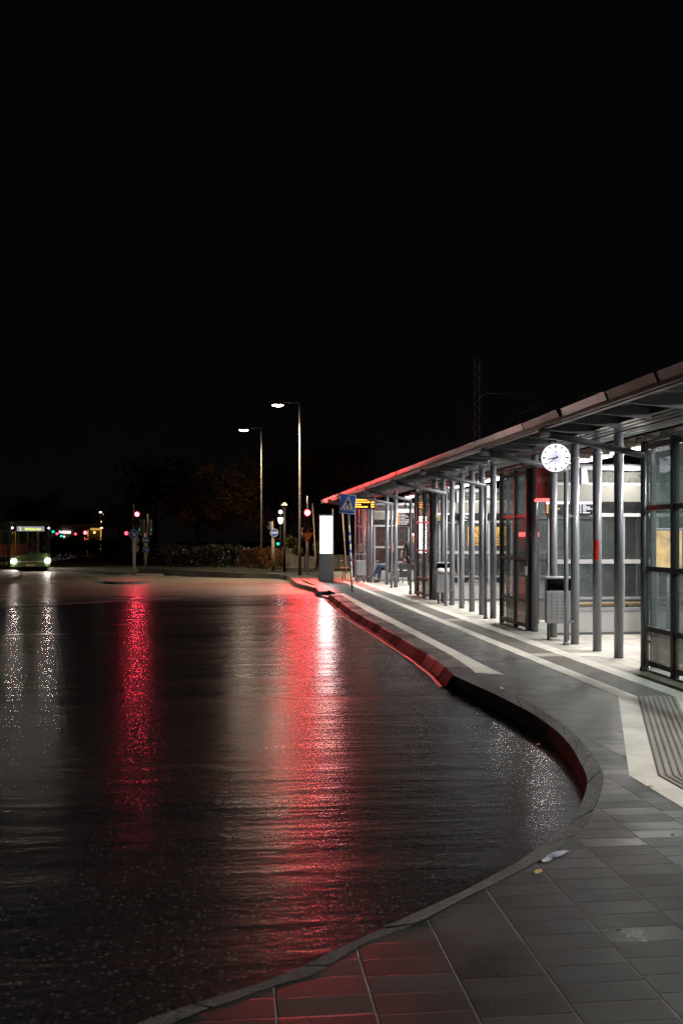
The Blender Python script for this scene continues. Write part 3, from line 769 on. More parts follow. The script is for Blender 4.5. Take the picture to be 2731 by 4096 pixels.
# ================================================================ WAITING SHELTERS
RZ = [.09, .52, 1.27, 2.03, 2.80]
def shelter(label, ya, yb, posts, x0=5.21, x1=9.4, redlit=False, letter='L', end_glass=True, style=0):
    t = thing('waiting_shelter', label, 'shelter', ((x0 + x1) / 2, (ya + yb) / 2, 0), 0, 'glazed waiting shelters under the canopy')
    ox, oy = (x0 + x1) / 2, (ya + yb) / 2
    def bd(mb, name, m, par=None):
        mb.v = [(p[0] - ox, p[1] - oy, p[2]) for p in mb.v]; return mb.build(name, m, t if par is None else par)
    # road side frame
    f = MB()
    for y in posts: f.box(x0 - .04, x0 + .04, y - .035, y + .035, 0, 2.87)
    for a, b in zip(posts, posts[1:]):
        lo, hi = min(a, b) + .036, max(a, b) - .036
        for z in RZ: f.box(x0 - .03, x0 + .03, lo, hi, z - .03, z + .03)
        if style == 0: pass
    fr = bd(f, 'side_frame', BRONZE)
    for a, b in zip(posts, posts[1:]):
        lo, hi = min(a, b) + .037, max(a, b) - .037
        p = MB(); p.box(x0 - .008, x0 + .004, lo, hi, RZ[0] + .031, RZ[1] - .031); bd(p, 'lower_panel', GLASSL, fr)
        for z0, z1 in zip(RZ[1:], RZ[2:]):
            p = MB(); p.box(x0 - .005, x0 + .005, lo, hi, z0 + .031, z1 - .031); bd(p, 'pane', GLASSS, fr)
    # end wall facing the camera
    W = MB(); yy = ya
    W.box(x0 + .10, x1, yy - .03, yy + .03, .40, .46); W.box(x0 + .10, x1, yy - .035, yy + .035, 2.79, 2.86)
    mul = [x0 + .13, x0 + .62, x0 + 1.42, x0 + 2.02, x0 + 2.75, x1 - .05]
    for x in mul: W.box(x - .03, x + .03, yy - .026, yy + .026, .461, 2.02)
    W.box(x0 + .10, x1, yy - .028, yy + .028, .60, .64)
    wf = bd(W, 'end_frame', RAILG)
    W = MB(); W.box(x0 + .10, x1, yy - .045, yy + .03, 1.205, 1.275); W.box(x0 + .10, x1, yy - .04, yy + .03, 2.0, 2.06); bd(W, 'handrail', RAILW)
    W = MB(); W.box(x0 + .10, x1, yy - .02, yy + .02, .045, .395); bd(W, 'white_panel', PANELW)
    W = MB(); W.box(x0 + .10, x1, yy - .012, yy + .02, .0, .043); bd(W, 'plinth', STEELD)
    W = MB(); W.box(x0 + .10, x1, yy - .03, yy + .03, 2.065, 2.25); W.box(x0 + .9, x1, yy - .034, yy - .0305, 2.15, 2.165); bd(W, 'sign_band', BLACK)
    W = MB(); W.box(x0 + .10, x1, yy - .025, yy + .02, 2.255, 2.53); bd(W, 'cream_panel', PANELC)
    W = MB(); W.box(x0 + .10, x1, yy - .03, yy + .02, 2.531, 2.575); W.box(x0 + .35, x1, yy + .06, yy + .10, 2.66, 2.69); bd(W, 'upper_rail', RAILW)
    W = MB(); W.box(x0 + .10, x1, yy - .008, yy + .004, 2.576, 2.788); bd(W, 'mottled_pane', FROST)
    for i, (a, b) in enumerate(zip(mul, mul[1:])):
        W = MB(); W.box(a + .031, b - .031, yy - .005, yy + .005, .641, 1.204); W.box(a + .031, b - .031, yy - .005, yy + .005, 1.276, 1.999); bd(W, 'pane', GLASSD if i in (1, 3) else GLASS, wf)
    W = MB(); add_text(W, letter, .15, x0 + .94, yy - .033, 2.10, 0, 'LEFT', .004); bd(W, 'stop_letter', RAILW)
    # far wall, back wall, roof
    F = MB()
    for x in mul: F.box(x - .03, x + .03, yb - .026, yb + .026, 0, 2.86)
    for z in (.44, 1.24, 2.03, 2.83): F.box(x0 + .1, x1, yb - .02, yb + .02, z - .03, z + .03)
    for y in [ya + (yb - ya) * k / 3 for k in range(1, 3)]: F.box(x1 - .03, x1 + .03, y - .03, y + .03, 0, 2.86)
    for z in (.44, 1.24, 2.03, 2.83): F.box(x1 - .02, x1 + .02, ya + .04, yb - .04, z - .03, z + .03)
    bd(F, 'rear_frame', RAILG)
    F = MB(); F.box(x0 + .1, x1, yb - .004, yb + .004, .47, 2.8); F.box(x1 - .004, x1 + .004, ya + .05, yb - .05, .47, 2.8); bd(F, 'rear_pane', GLASSR)
    F = MB(); F.box(x0 + .1, x1, yb - .015, yb + .015, .04, .41); F.box(x1 - .015, x1 + .015, ya + .05, yb - .05, .04, .41); bd(F, 'rear_panel', PANELW)
    F = MB(); F.box(x0 - .05, x1 + .05, ya - .04, yb + .04, 2.885, 2.895); bd(F, 'roof', ROOFG)
    F = MB()
    for y in (ya, (ya + yb) / 2, yb): F.box(x0 - .045, x1 + .04, y - .03, y + .03, 2.872, 2.884)
    for x in (x0, x1): F.box(x - .03, x + .03, ya - .03, yb + .03, 2.86, 2.8715)
    bd(F, 'roof_frame', STEELD)
    return t
def bench(loc, rz, ln, label):
    t = thing('bench', label, 'bench', loc, rz, 'wooden benches inside the shelters')
    m = MB()
    for k in range(4): m.bbox(-ln / 2, ln / 2, -.20 + k * .105, -.115 + k * .105, .43, .465, .006)
    m.build('seat', WOOD, t)
    for s in (-1, 0, 1):
        m = MB(); x = s * (ln / 2 - .12)
        m.tube([(x, .15, 0), (x, .12, .42)], .02, 8); m.tube([(x, -.15, 0), (x, -.12, .42)], .02, 8); m.box(x - .02, x + .02, -.19, .19, .41, .429); m.build('leg', STEELD, t)
    for s in (-1, 1):
        m = MB(); x = s * (ln / 2 - .06); m.tube([(x, .14, .46), (x, .14, .70), (x, .10, .74), (x, -.10, .74), (x, -.15, .70), (x, -.17, .46)], .012, 8); m.build('armrest', GALV, t)
shelter('nearest glazed waiting shelter, cut by the right edge of the picture', 8.2, 12.14, [12.1, 11.24, 10.4, 9.6, 8.8], letter='M')
shelter('glazed waiting shelter with red reflections behind the round clock', 16.3, 18.8, [18.76, 17.8, 17.06], letter='L')
shelter('middle glazed waiting shelter with the yellow warning notices on its glass', 25.1, 27.45, [27.4, 26.5, 25.62], letter='L')
shelter('farthest glazed waiting shelter with the lit timetable screen in front', 36.3, 39.5, [39.4, 38.3, 37.3, 36.4], x0=5.15, letter='K')
bench((7.0, 11.6, 0), 0, 1.9, 'wooden slat bench behind the glass of the nearest shelter')
bench((7.1, 17.4, 0), 0, 2.2, 'wooden slat bench in the shelter behind the clock')
bench((6.9, 26.3, 0), 0, 2.6, 'wooden slat bench where two people in dark jackets sit')
# added glowing case standing in for warm reflections in the nearest bay glass
t = thing('reflection_box', 'added glowing case standing in for warm reflections in the nearest shelter glass', 'reflection stand-in', (6.98, 15.3, 0), R(-24))
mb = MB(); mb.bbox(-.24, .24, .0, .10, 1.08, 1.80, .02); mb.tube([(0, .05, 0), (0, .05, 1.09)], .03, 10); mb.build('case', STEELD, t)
mb = MB(); mb.box(-.21, .21, -.012, -.002, 1.12, 1.76); mb.build('reflection_panel', E_BAYREFL, t)
# added red cabinet and red box standing in for reflections in shelter A
t = thing('red_reflection_cabinet', 'added tall red cabinet standing in for a red reflection behind the glass', 'red reflection stand-in', (5.59, 18.45, 0), 0)
REDM = mat('red_reflection_body', (0.26, 0.02, 0.02), .35, var=.1)
mb = MB(); mb.bbox(-.22, .22, -.15, .15, .0, 2.08, .02); mb.build('reflection_cabinet_body', REDM, t)
mb = MB(); mb.bbox(-.2, .2, -.175, -.151, 1.66, 1.74, .006); mb.build('red_reflection_strip', E_REDREFL, t)
mb = MB(); mb.bbox(-.15, .15, -.165, -.151, .9, 1.4, .006); mb.build('screen', BLACK, t)  # part of the added red reflection cabinet, no real screen
t = thing('red_reflection_box', 'added dark red box standing in for a red reflection below the clock', 'red reflection box stand-in', (5.17, 16.12, 2.53), R(-14))
mb = MB(); mb.bbox(-.105, .115, -.06, .06, -.23, .27, .01); mb.box(-.02, .02, -.02, .02, .27, .50); mb.build('box', REDM, t)
mb = MB(); mb.bbox(-.125, .12, -.07, .07, -.285, -.235, .008); mb.build('reflection_edge', emit('red_edge_reflection', (1, .10, .09), 3.2, .5, 9), t)
mb = MB()
x = -.09
while x < .09:
    w = random.uniform(.008, .016); mb.box(x, x + w, -.064, -.061, random.uniform(.02, .05), random.uniform(.11, .14)); x += w + .008
mb.build('lettering', mat('sign_letters', (0.45, 0.2, 0.17), .5), t)
# departure screens on shelter A and B
def departures(x, y, label, yellow, w=.40, z=2.145):
    t = thing('departure_screen', label, 'screen', (x, y, z), 0, 'departure screens on the shelters')
    mb = MB(); mb.bbox(-w / 2, w / 2, -.06, .0, -.115, .115, .008); mb.build('casing', BLACK, t)
    mb = MB(); mb.box(-w / 2 + .008, w / 2 - .008, -.064, -.0605, .062, .106); mb.build('header', E_WTXT, t)
    mb = MB(); add_text(mb, 'Avgår', .022, -w / 2 + .02, -.0655, .078)
    mb.build('heading', SBLACK, t)
    rows = [('54', 'Lund'), ('18', 'Karlskrona'), ('32', 'Köpenhamn H'), ('04', 'Lund'), ('18', 'Karlskrona')]
    mb = MB()
    for i, (a, b) in enumerate(rows):
        zz = .036 - i * .031
        add_text(mb, a, .028, -w / 2 + .015, -.063, zz, 0, 'LEFT', .001); add_text(mb, b, .028, -w / 2 + .07, -.063, zz, 0, 'LEFT', .001)
    mb.build('listing', E_YTXT if yellow else E_WTXT, t)
departures(5.44, 16.2, 'departure screen with yellow lines left of the bin on the clock shelter', True, .42)
departures(5.98, 16.2, 'departure screen with white lines right of the post on the clock shelter', False, .36)
departures(5.46, 25.0, 'small yellow departure screen on the shelter with seated people', True, .42)
departures(5.98, 25.0, 'small white departure screen on the shelter with seated people', False, .30)
# notices on shelter B glass
for i, (x, lb) in enumerate(((6.28, 'yellow notice with black triangle on the shelter glass'), (6.95, 'yellow notice half hidden by the dark frame post on the shelter glass'))):
    t = thing('warning_notice', lb, 'notice', (x, 25.085, 1.66), 0, 'yellow notices on the shelter glass')
    mb = MB(); mb.box(-.21, .21, -.008, -.002, -.24, .24); mb.build('sheet', mat('notice_yellow', (0.34, 0.20, 0.035), .5), t)
    mb = MB(); mb.plate([(-.13, -.06), (.13, -.06), (0, .17)], -.011, -.0085); mb.build('triangle', SBLACK, t)
    mb = MB(); mb.plate([(-.09, -.035), (.09, -.035), (0, .125)], -.0125, -.0112); mb.build('triangle_face', mat('notice_yellow', (0, 0, 0)), t)
    mb = MB()
    for k in range(3): mb.box(-.14, .14 - .03 * k, -.010, -.0085, -.12 - k * .04, -.105 - k * .04)
    mb.build('text_line', SBLACK, t)
# timetable screen by the far shelter
p = atd(1620, 2070, 34.2)
t = thing('timetable_screen', 'lit timetable screen with orange squares and a white header', 'screen', (p.x, p.y, p.z), face_rz(p) + R(4))
mb = MB(); mb.bbox(-.28, .30, .0, .10, -.31, .31, .012); mb.box(-.03, .03, .02, .06, .31, .66); mb.build('casing', BLACK, t)
mb = MB(); mb.box(-.26, .28, -.006, -.001, .17, .29); mb.build('header', emit('timetable_header', (1.0, .86, .92), 1.6), t)
mb = MB(); mb.disc((-.21, .23), .03, -.009, -.0065); mb.build('badge', E_WTXT, t)
for k in range(8):
    mb = MB(); z = .12 - k * .05; mb.box(-.255, -.195, -.006, -.001, z - .019, z + .019)
    mb.build('route_square', emit('route_orange', (1.0, .36, .08), 1.3) if k not in (2,) else emit('route_sand', (.9, .6, .3), 1.0), t)
for k in range(8):
    mb = MB(); z = .12 - k * .05; x = -.18; e = random.choice((.07, .11, .12, -.02))
    while x < e:
        w = random.uniform(.01, .025); mb.box(x, x + w, -.005, -.001, z - .012, z + .010); x += w + .008
    mb.build('listing_line', emit('timetable_lines', (1.0, .93, .93), 1.2), t)
# amber display board under the canopy
p = atd(1459, 2013, 32.5)
t = thing('display_board', 'black board with four lines of amber light hanging under the canopy', 'display board', (p.x, p.y, p.z), face_rz(p))
mb = MB(); mb.bbox(-.36, .34, .0, .14, -.19, .19, .012); mb.box(-.25, -.22, .05, .08, .19, .45); mb.box(.22, .25, .05, .08, .19, .45); mb.build('casing', BLACK, t)
for k in range(4):
    mb = MB(); z = .115 - k * .076
    for xa, xb in ((-.31, [.13, .17, -.13, .08][k]), (.20, [.28, .30, .29, .30][k])):
        x = xa
        while x < xb:
            w = random.uniform(.014, .05); h = random.choice((.022, .022, .03))
            mb.box(x, min(x + w, xb + .01), -.006, -.001, z - .024, z - .024 + h + .014); x += w + random.uniform(.004, .012)
    mb.build('amber_line', E_AMBER, t)

# ================================================================ CLOCK
p = atd(2221, 1833, 13.74)
t = thing('platform_clock', 'round white glowing clock hanging under the canopy roof', 'clock', (p.x, p.y, p.z), face_rz(p))
CR = .196
mb = MB(); mb.lathe([(CR * .2, -.07), (CR * .98, -.07), (CR + .006, -.06), (CR + .006, .06), (CR * .98, .07), (CR * .2, .07)], 40, 0, Matrix.Rotation(R(90), 4, 'X'))
mb.tube([(0, 0, CR), (0, 0, 3.04 - p.z)], .022, 10); mb.box(-.06, .06, -.06, .06, 3.02 - p.z, 3.045 - p.z); mb.build('case', STEELD, t)
for s, nm in ((-1, 'dial'), (1, 'dial')):
    mb = MB(); mb.disc((0, 0), CR * .985, s * .071, s * .076, 48); d = mb.build(nm, E_CLOCK, t)
    m = MB()
    ys_ = (s * .0765, s * .0795)
    for k in range(12):
        a = R(30 * k); r0, r1, w = (.58, .90, .030) if k % 3 == 0 else (.66, .90, .024)
        dx, dz = math.sin(a), math.cos(a)
        px = lambda r, q: ((dx * r * CR + dz * q) * (-s), dz * r * CR - dx * q)
        m.plate([px(r1 * .98, -w * CR * 2.6), px(r1 * .98, w * CR * 2.6), px(r0, 0)], min(ys_), max(ys_))
    m.build('hour_mark', SBLACK, d)
    def hand(name, ang, r0, r1, w, mt, q0, q1):
        a = R(ang); dx, dz = math.sin(a), math.cos(a); m = MB()
        px = lambda r, q: ((dx * r * CR + dz * q) * (-s), dz * r * CR - dx * q)
        m.plate([px(r0, -w), px(r0, w), px(r1, w * .62), px(r1, -w * .62)], *sorted((s * q0, s * q1))); m.build(name, mt, d)
    hand('hour_hand', 259.5, -.16, .58, .0085, SBLACK, .080, .082)
    hand('minute_hand', 232, -.17, .80, .0065, SBLACK, .0825, .0845)
    hand('second_hand', 183, -.22, .68, .0014, SRED, .085, .0862)
    if s < 0:
        m = MB(); add_text(m, 'W', .026, 0, s * .078, .40 * CR - .005, 0, 'CENTER', .001); m.build('emblem', SBLACK, d)
# a small lamp inside the clock throws its light about
# ================================================================ BINS
def bin_(x, y, rz, label, w=.40, cols=4, bag=False, capped=True, d=.30):
    t = thing('litter_bin', label, 'litter bin', (x, y, 0), rz, 'litter bins along the columns')
    zb, zt, zc = .28, .80, 1.02
    mb = MB(); mb.bbox(-w / 2, w / 2, -d / 2, d / 2, zb, zt, .012); mb.build('body', BINM, t)
    mb = MB()
    for i in range(cols):
        for k in range(8):
            px = (-w * .30 + w * .60 * i / (cols - 1)); pz = zb + .09 + k * .052
            mb.disc((px, pz), .0105, -d / 2 - .0012, -d / 2 + .002, 10)
    mb.build('perforation', SBLACK, t)
    for s in (-1, 1):
        mb = MB(); mb.tube([(s * (w / 2 - .05), .02, .004), (s * (w / 2 - .05), .02, zb + .01)], .022, 8); mb.box(s * (w / 2 - .05) - .05, s * (w / 2 - .05) + .05, -.03, .07, 0, .008); mb.build('leg', STEELD, t)
    if capped:
        mb = MB(); mb.box(-w / 2 + .004, w / 2 - .004, d / 2 - .02, d / 2 - .004, zt, zc - .03); mb.box(-w / 2 + .004, -w / 2 + .02, -d / 2 + .01, d / 2 - .02, zt, zc - .03); mb.box(w / 2 - .02, w / 2 - .004, -d / 2 + .01, d / 2 - .02, zt, zc - .03); mb.box(-w / 2 + .021, w / 2 - .021, -d / 2 + .03, d / 2 - .021, zt + .002, zt + .012); mb.build('hood', BLACK, t)
        mb = MB(); mb.bbox(-w / 2 - .008, w / 2 + .008, -d / 2 - .008, d / 2 + .008, zc - .029, zc, .006); mb.build('lid', BINM, t)
    else:
        mb = MB(); mb.tube([(-w / 2, 0, zt), (-w / 2, 0, zc), (w / 2, 0, zc), (w / 2, 0, zt)], .014, 8); mb.build('hoop', BINM, t)
    if bag:
        mb = MB(); n = 22; ring = []
        prof = [(.0, -.01), (.02, -.05), (.035, .0), (.02, .06), (-.03, .075)]
        vs = []; random.seed(5)
        for i in range(n):
            a = 2 * math.pi * i / n; cx, cy = math.cos(a), math.sin(a)
            s_ = 1 / max(abs(cx) / (w / 2), abs(cy) / (d / 2))
            wob = random.uniform(-.012, .02)
            for o_, z_ in prof: vs.append((cx * (s_ + o_ + wob * (z_ > -.04)), cy * (s_ + o_ + wob), zt + z_ + wob))
        k = len(prof)
        mb.add(vs, [(i * k + j, ((i + 1) % n) * k + j, ((i + 1) % n) * k + j + 1, i * k + j + 1) for i in range(n) for j in range(k - 1)], 0, True)
        mb.build('bin_liner', PLASTW, t)
bin_(5.24, 15.52, R(-12), 'grey perforated litter bin with black hood under the clock', .41)
bin_(5.25, 24.1, R(-8), 'grey perforated litter bin with white bag hanging over its rim', .40, bag=True)
bin_(4.55, 34.6, R(-3), 'grey perforated litter bin with open hoop near the striped sign pole', .34, cols=3, capped=False)

# red sticker on a column, white door buttons
mb = MB()
vs = []
for z in (1.32, 1.62):
    for k in range(7): a = R(200 + 12 * k); vs.append((.0655 * math.cos(a), .0655 * math.sin(a), z))
mb.add(vs, [(k, k + 1, k + 8, k + 7) for k in range(6)])
o = mb.build('red_sticker', [mat('red_sticker', (0.55, 0.03, 0.02), .4)], None, (5.3, 13.98, 0)); tag(o, 'upright red sticker with small white symbol on a grey column', 'sticker')
mb = MB(); mb.box(-.062, -.060, -.034, -.02, 1.40, 1.55); m2 = mb
for i, (x, y, lb) in enumerate(((5.15, 17.0, 'small white push button box on frame beside red glass pane'), (5.15, 25.66, 'small white push button box on frame near the bagged bin'))):
    mb = MB(); mb.bbox(-.02, .02, -.035, .035, .98, 1.14, .006); tag(mb.build('push_button', RAILW, None, (x, y, 0)), lb, 'push button')

# ================================================================ SIGNS AND SIGNALS
def person_icon(mb, y0, y1, s, ox, oz):
    P = lambda pts: [(ox + a * s, oz + b * s) for a, b in pts]
    mb.disc((ox + .02 * s, oz + .86 * s), .075 * s, y0, y1, 14)
    mb.plate(P([(-.07, .74), (.09, .76), (.13, .45), (.02, .40), (-.10, .46)]), y0, y1)
    mb.plate(P([(.02, .42), (.13, .45), (.25, .16), (.30, .0), (.21, -.02), (.14, .14)]), y0, y1)
    mb.plate(P([(-.10, .46), (.02, .42), (-.06, .18), (-.24, -.02), (-.31, .03), (-.15, .22)]), y0, y1)
    mb.plate(P([(-.07, .74), (-.10, .60), (-.22, .44), (-.28, .47), (-.17, .64)]), y0, y1)
    mb.plate(P([(.09, .76), (.19, .60), (.27, .50), (.22, .46), (.10, .58)]), y0, y1)
g0 = gp(1409, 2368)
t = thing('crossing_sign', 'blue pedestrian crossing sign on leaning blue and white banded pole', 'traffic sign', g0, face_rz(g0))
lean = Vector((-.12, 0, 2.33))
def lp(z): return Vector((lean.x * z / 2.33, 0, z))
mb = MB(); mb.tube([lp(0), lp(.70)], .03, 12); mb.tube([lp(1.99), lp(2.85)], .029, 12); mb.build('pole', GALV, t)
mb = MB(); bands = [.70, .90, 1.0, 1.16, 1.26, 1.42, 1.52, 1.68, 1.78, 1.99]
for i, (a, b) in enumerate(zip(bands, bands[1:])): mb.tube([lp(a), lp(b)], .032, 12, i % 2)
mb.build('banded_sleeve', [SWHITE, BLUE], t)
sg = thing('sign_plate', None, None); sg.parent = t; sg.location = (-.165, -.05, 2.32); sg.rotation_euler = (0, R(5.5), R(9))
def sp_(mb, name, m, par): return mb.build(name, m, par)
mb = MB(); mb.bbox(-.235, .235, -.004, .012, 0, .57, .003); pl = sp_(mb, 'plate', SWHITE, sg)
mb = MB(); mb.bbox(-.222, .222, -.008, -.0045, .014, .556, .003); sp_(mb, 'blue_field', BLUE, sg)
mb = MB(); mb.plate([(-.205, .095), (.205, .095), (0, .53)], -.012, -.0085); sp_(mb, 'white_triangle', SWHITE, sg)
mb = MB(); person_icon(mb, -.0155, -.0125, .30, .0, .175)
for k in range(4): x = -.155 + k * .09; mb.plate([(x, .105), (x + .05, .105), (x + .045 - .006 * (k - 1.5), .150), (x + .010 - .004 * (k - 1.5), .150)], -.0155, -.0125)
sp_(mb, 'walking_figure', SBLACK, sg)

def round_sign(par, x, z, r, kind, y=-.05, rear=False):
    mb = MB(); mb.disc((x, z), r, y, y + .012); o = mb.build('sign_plate', SWHITE if not rear else SBACK, par)
    if rear: return o
    mb = MB(); mb.disc((x, z), r * .93, y - .003, y - .0005); mb.build('blue_field', BLUE, o)
    mb = MB(); y0, y1 = y - .0065, y - .0035
    P = lambda pts: [(x + a * r, z + b * r) for a, b in pts]
    if kind == 'arrow':
        mb.plate(P([(-.52, .44), (-.40, .56), (.18, -.02), (.32, .12), (.46, -.50), (-.14, -.38), (.04, -.20)][:4] + [(.50, -.52), (-.12, -.34), (.06, -.14)]), y0, y1)
    else:
        mb.plate(P([(-.64, -.16), (-.64, .22), (-.58, .26), (.60, .26), (.66, .16), (.66, -.16)]), y0, y1)
        for q in (-.36, .36): mb.disc((x + q * r, z - .17 * r), .12 * r, y0, y1, 12)
        m2 = MB()
        for q in range(5): m2.plate(P([(-.52 + q * .22, .06), (-.36 + q * .22, .06), (-.36 + q * .22, .18), (-.52 + q * .22, .18)]), y0 - .003, y0 - .0005)
        m2.build('bus_window', BLUE, o)
    mb.build('symbol', SWHITE, o)
    return o
def signal_head(par, x, z, glow, lit=0, rz=0, r=.10, dark=True, n=3, y=-.08):
    # three aspects, lit one given by index from the top
    h = MB(); pt = max(.25, 2 * r + .01); top = z + pt / 2 + (pt * lit); H = pt * n
    hw = max(.13, r + .03); h.bbox(x - hw, x + hw, y, y + .16, top - H, top, .02); hd = h.build('signal_head', BLACK, par)
    for k in range(n):
        zz = top - pt / 2 - pt * k
        v = MB()
        seg = 14; vs = []
        for q in range(seg + 1):
            a = R(-20 + 220 * q / seg); 
            for yy, rr in ((y - .17 + .05 * (1 - math.sin(a)), r + .018), (y - .001, r + .018)): vs.append((x + rr * math.cos(a), yy, zz + rr * math.sin(a)))
        v.add(vs, [(2 * q, 2 * q + 2, 2 * q + 3, 2 * q + 1) for q in range(seg)]); v.build('visor', BLACK, hd)
        l = MB(); l.disc((x, zz), r, y - .012, y - .001, 24); le = l.build('lens', E_RIM if k == lit else SBLACK, hd)
        if k == lit: l = MB(); l.disc((x, zz), r * .72, y - .017, y - .0125, 20); l.build('lamp_core', glow, hd)
    return hd
# refuge island poles
g1 = gr(535, 2308); d1 = 43.0
t = thing('traffic_light', 'red traffic light on the refuge island pole with one arrow sign', 'traffic light', g1, face_rz(g1))
tt = g1.y / CS; k1 = (Vector((g1.x, g1.y, 0)).length) / FPX
zz = lambda fy: EYE + (2140 - fy) * k1 - g1.z
xx = lambda fx: (fx - 535) * k1
mb = MB(); mb.tube([(0, 0, 0), (0, 0, zz(2135))], .05, 14); mb.tube([(0, 0, zz(2135)), (0, 0, zz(2022))], .036, 12); mb.lathe([(0, zz(2018)), (.03, zz(2019)), (.044, zz(2022)), (.036, zz(2024))], 12); mb.tube([(.075, .02, 0), (.075, .02, zz(2150))], .028, 10); mb.build('pole', GALV, t)
signal_head(t, xx(548), zz(2059), E_RED2, r=.12)
round_sign(t, xx(534.5), zz(2135.6), .21, 'arrow', -.07)
round_sign(t, xx(541), zz(2160), .20, '', .09, True); round_sign(t, xx(540), zz(2193), .20, '', .07, True)
g2 = gr(580, 2295)
t = thing('traffic_light', 'traffic light pole seen from behind carrying bus and arrow signs', 'traffic light', g2, face_rz(g2)); k1 = Vector((g2.x, g2.y, 0)).length / FPX
zz = lambda fy: EYE + (2140 - fy) * k1 - g2.z; xx = lambda fx: (fx - 580) * k1
mb = MB(); mb.tube([(0, 0, 0), (0, 0, zz(2135))], .05, 14); mb.tube([(xx(590), .05, zz(2140)), (xx(590), .05, zz(2056))], .035, 12); mb.tube([(.09, .03, 0), (.09, .03, zz(2145))], .025, 10)
mb.tube([(xx(556), .05, zz(2134)), (xx(560), .02, zz(2139)), (xx(600), .02, zz(2139)), (xx(606), .05, zz(2134))], .018, 8); mb.build('pole', WARMP, t)
for fx in (559, 575, 602):
    mb = MB(); mb.bbox(xx(fx) - .08, xx(fx) + .08, .02, .2, zz(2134), zz(2080), .02); h = mb.build('signal_back', STEELD, t)
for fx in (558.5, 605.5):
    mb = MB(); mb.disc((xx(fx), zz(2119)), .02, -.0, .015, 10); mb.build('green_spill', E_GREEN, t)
round_sign(t, xx(583), zz(2161), .185, 'bus', -.08); round_sign(t, xx(584), zz(2197), .19, 'arrow', -.08)
# the bright red light by the kiosk
g3 = gp(1229, 2303); k1 = Vector((g3.x, g3.y, 0)).length / FPX
t = thing('traffic_light', 'dazzling red traffic light above a yellow triangle sign beside the kiosk', 'traffic light', g3, face_rz(g3))
zz = lambda fy: EYE + (2140 - fy) * k1; xx = lambda fx: (fx - 1229) * k1
mb = MB(); mb.tube([(-.025, 0, 0), (-.025, 0, zz(2105))], .03, 12); mb.tube([(.035, 0, 0), (.035, 0, zz(2105))], .028, 12); mb.tube([(0, .09, zz(2112)), (0, .09, zz(1985))], .022, 10)
mb.tube([(-.02, -.03, .0), (-.02, -.03, .03)], .07, 12); mb.build('pole', GALV, t)
signal_head(t, xx(1229.6), zz(2051.6), E_RED, r=.13)
# triangle
mb = MB(); zc = zz(2130); mb.plate([(-.22, zc), (.24, zc), (.26, zc - .03), (.035, zc - .40), (.0, zc - .405), (-.20, zc - .05)], -.075, -.06); sgp = mb.build('sign_plate', SRED, t)
mb = MB(); mb.plate([(-.155, zc - .035), (.19, zc - .035), (.018, zc - .325)], -.079, -.0755); mb.build('yellow_field', SYEL, sgp)
mb = MB(); mb.plate([(-.02, zc - .13), (.035, zc - .095), (.07, zc - .155), (.01, zc - .19)], -.082, -.0795); mb.plate([(-.09, zc - .075), (-.07, zc - .06), (-.055, zc - .10), (-.075, zc - .10)], -.082, -.0795); mb.build('symbol', SBLACK, sgp)
mb = MB(); r_ = .14; mb.tube([(-.235, .05, zz(2150)), (-.24, .05, zz(2125)), (-.20, .05, zz(2112)), (-.05, .05, zz(2111)), (.06, .05, zz(2114)), (.10, .05, zz(2128)), (.1, .05, zz(2140))], .008, 6); mb.tube([(-.235, .05, zz(2130)), (-.17, .05, zz(2152)), (-.06, .05, zz(2162))], .008, 6); mb.build('sign_rim', SWHITE, t)
mb = MB(); mb.box(-.22, .08, .05, .06, zz(2150), zz(2114)); mb.build('sign_back', BLACK, t)
# bus sign beyond
g4 = gp(1090, 2287); k1 = Vector((g4.x, g4.y, 0)).length / FPX
t = thing('bus_lane_sign', 'round blue bus sign on a pale pole before the dark hedge', 'traffic sign', g4, face_rz(g4))
zz = lambda fy: EYE + (2140 - fy) * k1; xx = lambda fx: (fx - 1090) * k1
mb = MB(); mb.tube([(0, 0, 0), (0, 0, zz(2085))], .045, 12); mb.tube([(.075, .02, 0), (.075, .02, zz(2140))], .022, 10); mb.build('pole', WARMP, t)
round_sign(t, xx(1097), zz(2131), .185, 'bus', -.08)
mb = MB(); mb.box(xx(1072), xx(1092), -.02, .02, zz(2117), zz(2114)); mb.box(xx(1072), xx(1092), -.02, .02, zz(2090), zz(2087)); mb.plate([(xx(1068), zz(2102)), (xx(1070), zz(2102)), (xx(1077), zz(2114)), (xx(1074), zz(2116))], -.1, .02); mb.bbox(xx(1078), xx(1092), -.02, .12, zz(2114), zz(2090), .01); mb.build('signal_back', STEELD, t)

# ================================================================ KIOSK
g5 = gp(1305, 2326)
t = thing('information_kiosk', 'tall dark information pillar with blazing white screen', 'kiosk', g5, face_rz(g5) + R(6))
mb = MB(); mb.bbox(-.27, .27, -.0, .16, .0, 2.44, .015); mb.build('pillar', KIOSKM, t)
mb = MB(); mb.bbox(-.215, .215, -.012, -.001, 1.03, 2.37, .004); mb.build('screen', E_KIOSK, t)
mb = MB(); mb.box(-.14, .14, -.006, -.0005, .88, .90); mb.box(.10, .12, -.006, -.0005, .08, .11); mb.build('badge', STEELD, t)

